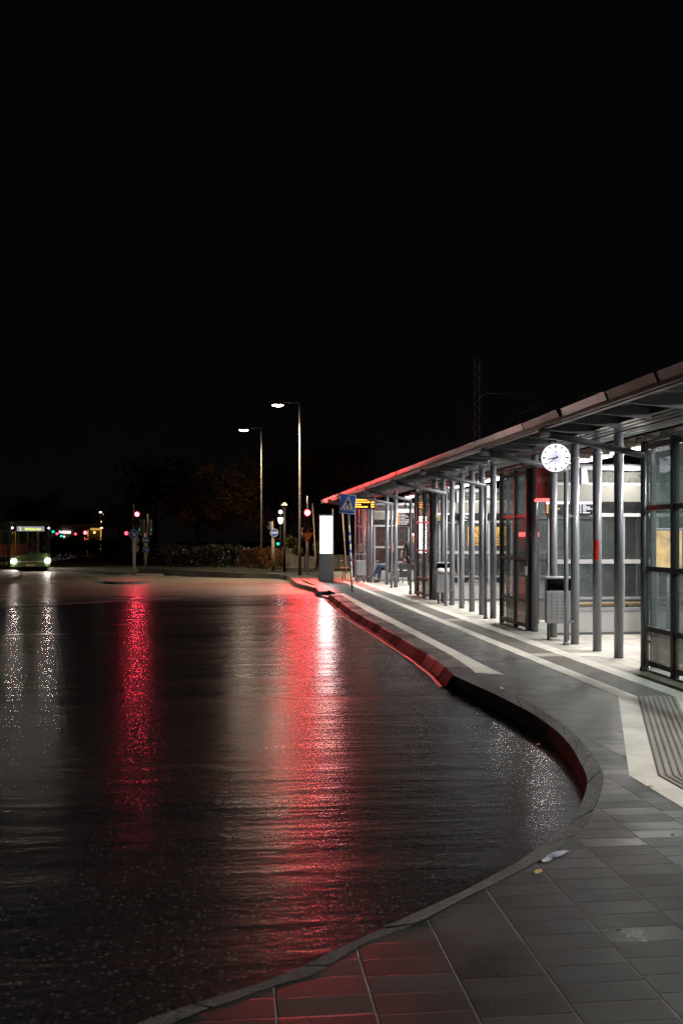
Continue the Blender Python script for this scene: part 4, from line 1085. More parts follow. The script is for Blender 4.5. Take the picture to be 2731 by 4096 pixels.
# ================================================================ STREET LAMPS
def street_lamp(g, H, arm, label, spot=True, power=420, hx=None, col=(1, .77, .50)):
    t = thing('street_lamp', label, 'street lamp', g, face_rz(g), 'tall street lamps along the junction')
    mb = MB(); mb.tube([(0, 0, 0), (0, 0, 1.1), (0, 0, 1.12), (0, 0, H + .12)], [.075, .07, .055, .035], 14); mb.lathe([(.0, H + .16), (.03, H + .14), (.035, H + .12)], 12); mb.build('pole', POLED, t)
    mb = MB(); mb.tube([(0, 0, H + .05), (-arm * .6, 0, H + .06), (-arm + .2, 0, H + .03)], .02, 8); mb.build('arm', GALV, t)
    mb = MB(); M = Matrix.Translation((-arm, 0, H - .05)); mb.lathe([(.0, .12), (.10, .11), (.19, .075), (.262, .0), (.25, -.012)], 24, 0, M); h = mb.build('lamp_head', STEELD, t)
    mb = MB(); mb.lathe([(.24, .0), (.22, -.030), (.14, -.055), (.0, -.07)], 24, 0, M); mb.build('diffuser', E_STREET, h)
    if spot:
        la = bpy.data.lights.new('street_light', 'SPOT'); la.energy = power; la.spot_size = R(122); la.spot_blend = .5; la.color = col; la.shadow_soft_size = .2
        lo = bpy.data.objects.new('lamp_light', la); COL.objects.link(lo); lo.parent = t; lo.location = (-arm, 0, H - .16)
    return t
gA = gp(1199, 2301); kA = Vector((gA.x, gA.y, 0)).length / FPX
street_lamp(gA, EYE + (2140 - 1616) * kA, (1199 - 1111) * kA, 'taller looking street lamp right behind the red traffic light', power=3800)
gB = gp(1046, 2273, -.1); kB = Vector((gB.x, gB.y, 0)).length / FPX
street_lamp(gB, EYE + (2140 - 1718) * kB + .1, (1046 - 976) * kB, 'street lamp further left with its pole in front of the dark hedge', power=2000)
gC = gr(-120, 2300)
street_lamp(gC, 7.2, .9, 'white street lamp just outside the left edge above the bus island', power=260, col=(.85, .92, 1.0))
gD = Vector((-9.5, -5.0, -.15))
street_lamp(gD, 7.2, .9, 'street lamp out of view behind the camera lighting the near road', power=500, col=(1, .85, .66))
# hat lantern and lit lantern
g6 = gp(1138, 2288); k1 = Vector((g6.x, g6.y, 0)).length / FPX
t = thing('path_lamp', 'unlit dark path lamp with a pale conical hat', 'lamp post', g6, face_rz(g6)); zt = EYE + (2140 - 2020) * k1
mb = MB(); mb.tube([(0, 0, 0), (0, 0, zt - .3)], .06, 12); mb.lathe([(.06, zt - .3), (.10, zt - .25), (.10, zt - .06)], 14); mb.build('pole', BRONZE, t)
mb = MB(); mb.lathe([(.0, zt + .12), (.05, zt + .10), (.17, zt - .02), (.165, zt - .03), (.0, zt - .02)], 20); mb.build('hat', SWHITE, t)
t6 = 58.0; p = atd(1122, 2083, t6); zg = -.2
t = thing('lantern_post', 'old style lantern glowing pink white between the dark poles', 'lamp post', (p.x, p.y, zg), face_rz(p)); h0 = p.z - zg
mb = MB(); mb.tube([(0, 0, 0), (0, 0, h0 - .3)], .05, 10); mb.build('pole', BRONZE, t)
mb = MB(); mb.lathe([(.08, h0 - .17), (.17, h0 + .16)], 6, 0, None, False); mb.build('lantern_glass', E_LANT, t)
mb = MB(); mb.lathe([(.20, h0 + .17), (.05, h0 + .32), (.03, h0 + .38), (0, h0 + .4)], 6, 0, None, False); mb.lathe([(.05, h0 - .3), (.09, h0 - .18)], 6, 0, None, False)
for k in range(6):
    a = R(60 * k); mb.tube([(.083 * math.cos(a), .083 * math.sin(a), h0 - .17), (.178 * math.cos(a), .178 * math.sin(a), h0 + .17)], .012, 5)
mb.build('lantern_frame', BRONZE, t)
mb = MB(); mb.lathe([(0, h0 + .41), (.09, h0 + .45), (.11, h0 + .52), (.06, h0 + .60), (0, h0 + .62)], 12); mb.build('globe', E_LANT, t)

# ================================================================ LEANING THIN POLES, FENCE, HEDGES, SHRUB
def thin_pole(f0, f1, t0, label):
    a, b = atd(*f0, t0), atd(*f1, t0); g = Vector((b.x, b.y, 0)); 
    mb = MB(); mb.tube([(b.x - g.x, b.y - g.y, -.0), (b.x - g.x, b.y - g.y, max(.05, b.z)), (a.x - g.x, a.y - g.y, a.z)], .03, 8)
    tag(mb.build('thin_pole', WARMP, None, g), label, 'pole', 'thin leaning poles behind the kiosk')
thin_pole((1250, 2014), (1262, 2230), 47, 'thin leaning pole between the red signal and the kiosk')
thin_pole((1370, 2050), (1385, 2265), 44, 'thin leaning pole between the kiosk and the crossing sign')
thin_pole((1331, 2035), (1333, 2250), 46, 'thin upright pole just right behind the kiosk')
# concrete fence
p0 = atd(1128, 2280, 50); 
t = thing('panel_fence', 'pale concrete panel fence stepping down behind the dark lamp post', 'fence', (p0.x, p0.y, 0), 0)
def fpt(fx): 
    q = atd(fx, 2140, 50); return q.x - p0.x, q.y - p0.y
for fx0, fx1, fy in ((1129, 1139, 2188), (1143, 1154, 2190), (1154, 1168, 2194), (1168, 1180, 2217), (1181, 1191, 2222), (1192, 1216, 2226), (1220, 1232, 2216), (1234, 1258, 2224), (1335, 1352, 2220), (1354, 1376, 2219), (1378, 1398, 2222)):
    (xa, ya), (xb, yb) = fpt(fx0), fpt(fx1); h = EYE + (2140 - fy) * 50 / FPX
    mb = MB(); dy = random.uniform(-.05, .05); mb.add([(xa, ya + dy, 0), (xb, yb + dy, 0), (xb, yb + .08 + dy, 0), (xa, ya + .08 + dy, 0), (xa, ya + dy, h), (xb, yb + dy, h), (xb, yb + .08 + dy, h), (xa, ya + .08 + dy, h)], [(3, 2, 1, 0), (4, 5, 6, 7), (0, 1, 5, 4), (1, 2, 6, 5), (2, 3, 7, 6), (3, 0, 4, 7)])
    mb.build('panel', CONCRETE, t)
def leaves(mb, c, rad, n, size, mi=0, zmin=None):
    for _ in range(n):
        while True:
            u = Vector((random.uniform(-1, 1), random.uniform(-1, 1), random.uniform(-1, 1)))
            if .05 < u.length < 1: break
        u = u.normalized() * (u.length ** .5)
        p = Vector((c[0] + u.x * rad[0], c[1] + u.y * rad[1], c[2] + u.z * rad[2]))
        if zmin is not None and p.z < zmin: continue
        s = size * random.uniform(.6, 1.3)
        a = Vector((random.gauss(0, 1), random.gauss(0, 1), random.gauss(0, .7))).normalized(); b = a.orthogonal().normalized(); b = Matrix.Rotation(random.uniform(0, 6.28), 3, a) @ b; d = a.cross(b)
        mb.add([p - b * s, p - d * s * .45, p + b * s, p + d * s * .45], [(0, 1, 2, 3)], mi)
def hedge(P0, P1, depth, h, m, label, n, size, loc0=None):
    base = Vector(P0); d = Vector(P1) - base
    t = thing('hedge', label, 'hedge', base, 0)
    mb = MB(); L_ = d.length; nn = max(3, int(L_ / .5)); sd = Vector((-d.y, d.x, 0)).normalized() * depth / 2
    for i in range(n):
        f = random.random(); w = random.uniform(-1, 1); zt = h * (1 + .10 * math.sin(f * L_ * 1.1) + .06 * math.sin(f * L_ * 3.7) )
        zf = random.random() ** .45
        if random.random() < .55: w = -abs(w) ** .2 if (sd.y > 0) else abs(w) ** .2
        q = d * f + sd * w * (1 + .2 * math.sin(f * L_ * 2.3 + zf * 4))
        p = Vector((q.x, q.y, d.z * f + zt * zf)); s = size * random.uniform(.6, 1.4)
        a = Vector((random.gauss(0, 1), random.gauss(0, 1), random.gauss(0, .8))).normalized(); b = a.orthogonal().normalized(); e = a.cross(b)
        mb.add([p - b * s, p - e * s * .5, p + b * s, p + e * s * .5], [(0, 1, 2, 3)])
    mb.build('foliage', m, t, fixn=False)
    mb = MB()
    for i in range(nn): q = d * ((i + .5) / nn); mb.tube([(q.x, q.y, d.z * (i + .5) / nn - .1), (q.x + random.uniform(-.1, .1), q.y, d.z * (i + .5) / nn + h * .7)], [.03, .012], 5)
    mb.build('stem', BARK, t)
def onz(fx, t_, z): q = atd(fx, 2140, t_); return (q.x, q.y, z)
hedge(onz(985, 52, -.25), onz(1132, 48.8, -.05), .9, 1.08, LEAFO, 'orange brown beech hedge with its top lit by the street lamp', 5200, .05)
hedge(onz(190, 78, -.25), onz(640, 64, -.25), 2.2, 1.6, LEAFD, 'long dark hedge between the bus and the refuge island signals', 6000, .11)
hedge(onz(640, 62, -.25), onz(985, 55, -.25), 1.8, 1.25, LEAFD, 'low hedge in the dark left of the street lamp pole', 4200, .09)
t = thing('shrub', 'yellow green shrub glinting above the concrete panels', 'shrub', onz(1165, 51.5, 0), 0)
mb = MB(); leaves(mb, (0, 0, 1.1), (.45, .4, .55), 420, .06); leaves(mb, (.25, 0, .8), (.4, .4, .4), 250, .06); leaves(mb, (-.15, 0, 1.5), (.2, .2, .25), 90, .05); mb.build('foliage', LEAFY, t, fixn=False)
mb = MB(); [mb.tube([(0, 0, 0), (random.uniform(-.2, .3), random.uniform(-.1, .1), 1.1)], [.03, .01], 5) for _ in range(4)]; mb.build('stem', BARK, t)
t = thing('shrub', 'smaller yellow shrub half hidden right of the triangle sign', 'shrub', onz(1268, 52.5, 0), 0)
mb = MB(); leaves(mb, (0, 0, .95), (.30, .3, .40), 240, .055); mb.build('foliage', LEAFY, t, fixn=False)
mb = MB(); [mb.tube([(0, 0, 0), (random.uniform(-.1, .1), 0, .9)], [.02, .01], 5) for _ in range(3)]; mb.build('stem', BARK, t)
def tree(base, h, rad, m, label, n=3000, size=.16):
    t = thing('tree', label, 'tree', base, 0, 'trees in the dark beyond the junction')
    mb = MB(); th = h * .35
    mb.tube([(0, 0, -.2), (.05, 0, th * .5), (0, .05, th), (.1, 0, h * .8)], [h * .03, h * .024, h * .02, h * .006], 10)
    cl_ = []
    for k in range(9):
        a = 2.4 * k; z = th + (h - th) * (.15 + .75 * k / 9); e = Vector((math.cos(a) * rad * .6, math.sin(a) * rad * .6, z + .6)); mb.tube([(0, 0, z - .8), e * .5 + Vector((0, 0, z * .5 - .2)), e], [h * .012, h * .008, h * .003], 6); cl_.append(e)
    mb.build('trunk', BARK, t)
    mb = MB()
    for e in cl_ + [Vector((0, 0, h * .9)), Vector((0, 0, h * .65))]:
        for _ in range(4):
            c = e + Vector((random.gauss(0, rad * .28), random.gauss(0, rad * .28), random.gauss(0, h * .06)))
            leaves(mb, c, (rad * .33, rad * .33, rad * .28), n // 44, size)
    mb.build('crown', m, t, fixn=False)
tree(onz(925, 66, -.3), 6.2, 1.9, LEAFT, 'autumn brown tree faintly lit left of the street lamps', 3400, .13)
tree(onz(790, 72, -.3), 5.2, 2.0, LEAFT, 'dim round tree left of the autumn brown tree', 2600, .15)
tree(onz(478, 128, -.3), 5.6, 2.2, LEAFY, 'yellowish tree behind the refuge island signals', 2400, .16)
tree(onz(318, 132, -.3), 5.0, 2.4, LEAFY, 'yellowish tree near the distant red lights', 2400, .17)
tree(onz(120, 100, -.3), 5.4, 2.6, LEAFT, 'dark tree rising just above the bus roof', 2200, .18)
tree(onz(1330, 75, -.3), 9.5, 3.2, LEAFT, 'tall bare looking tree behind the kiosk and red signal', 2600, .16)
tree(onz(1150, 82, -.3), 8.0, 3.4, LEAFT, 'wide dark tree behind the street lamp poles', 2600, .17)
tree(onz(620, 95, -.3), 8.5, 3.5, LEAFD, 'dark tree in the gap right of the refuge island', 2200, .2)
# ================================================================ RAILWAY MASTS
def mast(fx, ftop, t_, label, w, arm=False):
    b = onz(fx, t_, 0); H = EYE + (2140 - ftop) * t_ / FPX
    t = thing('railway_mast', label, 'mast', b, face_rz(b), 'lattice masts behind the canopy')
    mb = MB(); q = w / 2
    for sx in (-1, 1):
        for sy in (-1, 1): mb.box(sx * q - .025, sx * q + .025, sy * q - .025, sy * q + .025, 0, H)
    z = 0
    while z < H - .6:
        for sy in (-1, 1): mb.tube([(-q, sy * q, z), (q, sy * q, z + .3)], .012, 4); mb.tube([(q, sy * q, z + .3), (-q, sy * q, z + .6)], .012, 4)
        z += .6
    mb.build('lattice', MATL, t)
    if arm:
        s = t_ / FPX; X = lambda f: (f - fx) * s; Z = lambda f: EYE + (2140 - f) * s
        mb = MB(); mb.tube([(q, 0, Z(1590)), (X(1945), 0, Z(1574)), (X(2305), 0, Z(1590))], .035, 6); mb.tube([(X(2070), 0, Z(1660)), (X(2240), 0, Z(1585))], .012, 5); mb.tube([(X(2330), 0, Z(1582)), (X(2420), 0, Z(1578))], .015, 5); mb.build('bracket_arm', MATL, t)
        mb = MB()
        for k in range(4): mb.lathe([(0, -.02), (.17, -.035), (.19, 0), (.05, .03), (0, .035)], 16, 0, Matrix.Translation((X(2308) + k * .12, 0, Z(1585))) @ Matrix.Rotation(R(90), 4, 'Y'))
        mb.build('insulator', mat('glazed_insulator', (0.30, 0.24, 0.18), .15), t)
MATL = mat('mast_steel', (0.75, 0.60, 0.42), .6)  # pale amber stands for lamplight on the masts, put into the steel colour
mast(1906, 1438, 60, 'taller lattice railway mast with long bracket arm above the canopy', .32, True)
mast(1849, 1612, 78, 'shorter lattice railway mast left of the taller one', .34)

# ================================================================ THE BUS
tb = 57.0
pf = atd(123, 2140, tb); gz = road_z(pf.y)
BR = face_rz(pf) + R(20)
bus = thing('city_bus', 'green city bus with lit headlights at the left edge', 'bus', (pf.x, pf.y, gz), BR)
W2, BH, BL = 1.2, 2.93, 11.5
mb = MB()
# body shell: rings along y with a slightly tapered rounded front
def ring(y, w, zt, zb, r=.16):
    return [(-w, y, zb), (-w, y, zt - r), (-w + r * .35, y, zt - r * .35), (-w + r, y, zt), (w - r, y, zt), (w - r * .35, y, zt - r * .35), (w, y, zt - r), (w, y, zb)]
# side walls & roof & rear (front is a separate panel set)
rg = [ring(.02, W2 - .03, BH - .06, .30), ring(.25, W2, BH, .30), ring(BL - .2, W2, BH, .30), ring(BL, W2 - .05, BH - .08, .34)]
vs = sum(rg, []); n = 8
fs = []
for i in range(3):
    for k in range(n - 1):
        if k in (0, 6) and i == 1: continue     # sides filled separately
        fs.append((i * n + k, i * n + k + 1, (i + 1) * n + k + 1, (i + 1) * n + k))
fs.append(tuple(range(3 * n, 4 * n)))
mb.add(vs, fs)
for s in (-1, 1):
    x = s * W2
    mb.box(min(x, x - s * .04), max(x, x - s * .04), .25, BL - .2, 2.35, BH - .16); mb.box(min(x, x - s * .04), max(x, x - s * .04), 1.75, 2.0, .95, 2.35)
    for a, b in ((1.75, 2.25), (3.35, 8.0), (9.3, BL - .2)): mb.box(min(x, x - s * .04), max(x, x - s * .04), a, b, .30, .95)
    mb.box(min(x, x - s * .04), max(x, x - s * .04), 2.25, 3.35, .82, .95); mb.box(min(x, x - s * .04), max(x, x - s * .04), 8.0, 9.3, .82, .95)
    for y in (3.6, 5.2, 6.8, 8.4, 10.0): mb.box(min(x, x - s * .04), max(x, x - s * .04), y, y + .12, .95, 2.35)
    if s > 0: mb.box(x - .04, x, .25, 1.75, .30, .95); mb.box(x - .04, x, .25, .35, .95, 2.35)
# front lower panel (curved windscreen sill)
fp = [(-W2 + .03, .30)] + [(-W2 + .03 + (2 * W2 - .06) * k / 12, .86 + .20 * math.sin(math.pi * .75 * k / 12)) for k in range(13)] + [(W2 - .03, .30)]
mb.plate(fp, -.05, .06)
mb.plate([(-W2 + .03, 2.60), (W2 - .03, 2.60), (W2 - .12, 2.84), (W2 - .28, BH - .06), (-W2 + .28, BH - .06), (-W2 + .12, 2.84)], -.03, .06)
body = mb.build('body', BUSG, bus)
mb = MB(); mb.bbox(-W2 + .08, W2 - .08, -.045, -.032, 2.30, 2.62, .004); mb.build('display_hood', BLACK, bus)
mb = MB(); mb.plate([(-W2 + .05, .88)] + [(-W2 + .05 + (2 * W2 - .1) * k / 12, .87 + .20 * math.sin(math.pi * .75 * k / 12)) for k in range(13)] + [(W2 - .05, 2.30), (-W2 + .05, 2.30)], -.035, -.02); mb.build('windscreen', GLASSB, bus)
mb = MB(); mb.bbox(-.80, .80, -.055, -.046, 2.33, 2.60, .004); dp = mb.build('destination_display', E_DEST, bus)
mb = MB(); add_text(mb, '3', .27, -.68, -.058, 2.365, 0, 'LEFT', .006); add_text(mb, 'Möllebacken', .215, -.35, -.058, 2.385, 0, 'LEFT', .005, .90); mb.build('destination_text', E_DTXT, dp)
for s in (-1, 1):
    mb = MB(); mb.lathe([(.0, .06), (.115, .055), (.125, .03), (.12, 0)], 18, 0, Matrix.Translation((s * .98, -.05, .62)) @ Matrix.Rotation(R(90), 4, 'X')); hl = mb.build('headlight', E_HEAD, bus)
    mb = MB(); mb.bbox(s * .98 - .19, s * .98 + .19, -.062, -.051, .47, .77, .02); mb.build('headlight_surround', STEELD, bus)
    mb = MB(); mb.bbox(s * 1.06 - .04, s * 1.06 + .04, -.075, -.05, 2.47, 2.55, .012); mb.build('marker_lamp', E_MARK, bus)
    mb = MB(); mb.tube([(s * 1.02, -.04, 2.35), (s * 1.20, -.30, 2.40), (s * 1.22, -.34, 2.2)], .02, 6); mb.bbox(s * 1.22 - .09, s * 1.22 + .09, -.42, -.32, 1.85, 2.2, .03); mb.build('mirror', BLACK, bus)
    for yy in (2.8, 8.65):
        mb = MB(); M = Matrix.Translation((s * 1.12, yy, .46)) @ Matrix.Rotation(R(90), 4, 'Y')
        mb.lathe([(.0, -.1), (.40, -.1), (.46, -.06), (.46, .06), (.40, .1), (0, .1)], 22, 0, M); wh = mb.build('wheel', RUBBER, bus)
        mb = MB(); mb.lathe([(0, .07), (.2, .08), (.26, .104), (.26, .11)], 18, 0, M) if s > 0 else mb.lathe([(0, -.07), (.2, -.08), (.26, -.104), (.26, -.11)], 18, 0, M); mb.build('rim', GALV, wh)
mb = MB(); mb.bbox(-.26, .26, -.066, -.052, .33, .43, .006); mb.build('number_plate', mat('plate_red_light', (0.5, 0.30, 0.26), .4), bus)  # red light on the plate is put into its colour
mb = MB(); mb.bbox(-.75, .75, -.064, -.052, .56, .62, .01); mb.build('bumper_trim', FASCIA, bus)
mb = MB(); mb.box(-.02, .02, -.05, -.036, 1.25, 1.9); mb.tube([(.1, -.05, 1.05), (-.5, -.045, 1.3)], .012, 5); mb.tube([(.6, -.05, 1.05), (.02, -.045, 1.3)], .012, 5); mb.build('wiper', SBLACK, bus)
# door at the left side and side windows
mb = MB(); x = -W2; mb.box(x, x + .03, .28, .98, .34, 2.33); mb.box(x, x + .03, 1.02, 1.72, .34, 2.33); dr = mb.build('door', GLASSB, bus)
mb = MB()
for y in (.255, .99, 1.73): mb.box(x - .01, x + .035, y - .015, y + .02, .32, 2.345)
mb.build('door_frame', BLACK, dr)
for s in (-1, 1):
    x = s * W2
    for a, b in ((2.03, 3.58), (3.74, 5.18), (5.34, 6.78), (6.94, 8.38), (8.54, 9.98), (10.14, 11.2)):
        mb = MB(); mb.box(x - .02, x - .012, a, b, .96, 2.34); mb.build('side_window', GLASSB, bus)
mb = MB(); mb.box(-1.1, 1.1, .3, 11.2, .36, .40); mb.build('interior_floor', STEELD, bus)
mb = MB()
for k in range(5):
    for s in (-1, 1):
        y = 3.6 + 1.4 * k; mb.bbox(s * .72 - .4, s * .72 + .4, y, y + .42, .75, .85, .03); mb.bbox(s * .72 - .4, s * .72 + .4, y + .36, y + .46, .85, 1.5, .03)
mb.bbox(.35, .8, 1.0, 1.5, .8, .95, .03); mb.bbox(.35, .8, 1.45, 1.55, .95, 1.7, .03); mb.build('seat', mat('bus_seat', (0.16, 0.05, 0.05), .8), bus)
for y in (2.2, 5.0, 7.8):
    mb = MB(); mb.box(-.85, -.45, y, y + 1.8, 2.66, 2.70); mb.build('ceiling_light', E_INT, bus)
mb = MB()
for xx_, yy in ((-.35, 1.9), (.3, 3.3), (-.35, 5.0)): mb.tube([(xx_, yy, .4), (xx_, yy, 2.7)], .017, 8)
mb.build('grab_pole', mat('yellow_pole', (0.75, 0.55, 0.08), .4), bus)

# ================================================================ FAR LIGHTS LEFT OF THE HEDGE
def far_signal(fx, fy, t_, glow, label, r=.13, cat='traffic light', name='traffic_light', two=None):
    p = atd(fx, fy, t_); t = thing(name, label, cat, (p.x, p.y, -.35), face_rz(p), 'far traffic signals across the junction'); h = p.z + .35
    mb = MB(); mb.tube([(.0, .1, 0), (.0, .1, h + .35)], .06, 8); mb.build('pole', STEELD, t)
    mb = MB(); mb.bbox(-.2, .2, -.08, .08, h - .85, h + .3, .03); mb.build('signal_head', BLACK, t)
    mb = MB(); mb.disc((0, h), r, -.10, -.082, 14); mb.build('lens', glow, t)
    if two is not None: mb = MB(); mb.disc((0, h + two), r, -.10, -.082, 14); mb.build('lens', glow, t)
far_signal(214, 2127, 96, E_GREEN, 'green signal pair close to the right side of the bus', .13, two=-.38)
far_signal(229, 2135, 98, E_REDS, 'red signal right of the green pair by the bus', .12)
far_signal(247, 2145, 99, E_GREEN, 'green signal below the small white lit sign', .13)
far_signal(303, 2136, 110, E_REDS, 'small red signal alone between white sign and bright red light', .13)
far_signal(342, 2131, 92, E_REDF, 'brightest red signal in front of the yellow roof', .16, two=-.62)
far_signal(506, 2133, 70, E_REDS, 'red signal just left of the refuge island pole', .13)
far_signal(1112, 2175, 62, E_GREEN, 'green signal low behind the round bus sign', .09)
# shop building with white sign
p = atd(262, 2140, 118)
t = thing('shop_building', 'distant low building with a small white lit sign', 'building', (p.x, p.y, -.4), face_rz(p))
mb = MB(); mb.box(-4.2, 3.8, 0, 7, 0, 3.2); mb.build('wall', mat('far_wall', (0.20, 0.16, 0.12), .8), t)
mb = MB(); mb.box(-4.5, 4.1, -.3, 7.3, 3.21, 3.4); mb.build('roof', SBACK, t)
mb = MB(); mb.bbox(-.85, .15, -.15, -.01, 2.30, 2.56, .02); mb.bbox(.2, .6, -.15, -.01, 2.30, 2.54, .02); mb.build('lit_sign', emit('far_sign_glow', (1, .88, .95), 3), t)
for x in (-3.4, -2.2, 1.6, 2.8): mb = MB(); mb.box(x - .4, x + .4, -.03, -.005, .6, 1.9); mb.build('window', BLACK, t)
# station with yellow roof
p = atd(385, 2140, 112)
t = thing('filling_station', 'far filling station with long yellow roof edge and lit window', 'building', (p.x, p.y, -.4), face_rz(p)); s = 112 / FPX
mb = MB(); mb.bbox((363 - 385) * s, (405 - 385) * s, -.4, 5, 2.65, 2.86, .02); mb.build('roof', E_YCAN, t)
mb = MB(); mb.box((352 - 385) * s, (402 - 385) * s, .5, 5, 0, 2.6); mb.build('wall', mat('far_wall_dark', (0.12, 0.10, 0.07), .8), t)
for fx in (353, 404): mb = MB(); mb.box((fx - 385) * s - .07, (fx - 385) * s + .07, -.3, -.15, 0, 2.64); mb.build('pillar', E_YCAN, t)
mb = MB(); mb.bbox((375 - 385) * s, (383 - 385) * s, .44, .49, 2.25, 2.5, .02); mb.build('window', emit('far_window_glow', (1, .55, .2), 2.2), t)
# tall far lamps and warm lights
def far_lamp(fx, fy, t_, glow, label, r=.16):
    p = atd(fx, fy, t_); t = thing('street_lamp', label, 'street lamp', (p.x, p.y, -.35), face_rz(p), 'small far street lamps'); h = p.z + .35
    mb = MB(); mb.tube([(0, .1, 0), (0, .1, h + .1)], [.08, .04], 8); mb.tube([(0, .1, h + .1), (0, -.1, h + .12)], .03, 6); mb.build('pole', STEELD, t)
    mb = MB(); mb.lathe([(0, h + .12), (r, h + .04), (r * .9, h - .06), (0, h - .10)], 12); mb.build('lamp_head', glow, t)
far_lamp(403, 2049, 125, E_WHITEF, 'highest far lamp glowing white above the yellow roof', .17)
far_lamp(413, 2057, 140, E_WARM, 'small far lamp right below the highest white one', .13)
far_lamp(406, 2062, 150, E_WARM, 'small far lamp lowest of the cluster above the yellow roof', .12)
far_lamp(407, 2112, 115, E_WARM, 'warm far lamp at the right end of the yellow roof', .16)
far_lamp(405, 2087, 135, E_WARM, 'faint warm lamp between the white lamp and the yellow roof', .09)
far_lamp(245, 2118, 122, E_WARM, 'faint warm lamp above the small white lit sign', .10)
far_lamp(262, 2118, 126, E_WARM, 'faint warm lamp above right end of the white lit sign', .09)
far_lamp(257, 2147, 101, E_WARM, 'warm light low below the white lit sign', .12)
# far triangle sign
p = atd(432, 2123, 90)
t = thing('warning_sign', 'far yellow triangle sign on pole near the dark hedge', 'traffic sign', (p.x, p.y, -.35), face_rz(p)); h = p.z + .35
mb = MB(); mb.tube([(0, .03, 0), (0, .03, h + .3)], .04, 8); mb.build('pole', GALV, t)
mb = MB(); mb.plate([(-.3, h + .2), (.3, h + .2), (0, h - .3)], -.03, 0); mb.build('sign_plate', SRED, t)
mb = MB(); mb.plate([(-.2, h + .14), (.2, h + .14), (0, h - .2)], -.035, -.0305); mb.build('yellow_field', SYEL, t)

# ================================================================ PEOPLE
def skin_obj(name, verts, edges, radii, m, parent, root=0, sub=2):
    bm = bmesh.new(); sk = bm.verts.layers.skin.verify(); vv = []
    for i, (p, r) in enumerate(zip(verts, radii)):
        v = bm.verts.new(p); v[sk].radius = (r, r) if not isinstance(r, tuple) else r; v[sk].use_root = (i == root); vv.append(v)
    for a, b in edges: bm.edges.new((vv[a], vv[b]))
    me = bpy.data.meshes.new(name); bm.to_mesh(me); bm.free(); me.materials.append(m)
    o = link(name, me, parent)
    o.modifiers.new('skin', 'SKIN').use_smooth_shade = True
    s = o.modifiers.new('sub', 'SUBSURF'); s.levels = sub; s.render_levels = sub
    return o
def chain(V, E, Rr, pts, rad, start=None):
    prev = start
    for p, r in zip(pts, rad):
        V.append(Vector(p)); Rr.append(r); i = len(V) - 1
        if prev is not None: E.append((prev, i))
        prev = i
    return prev
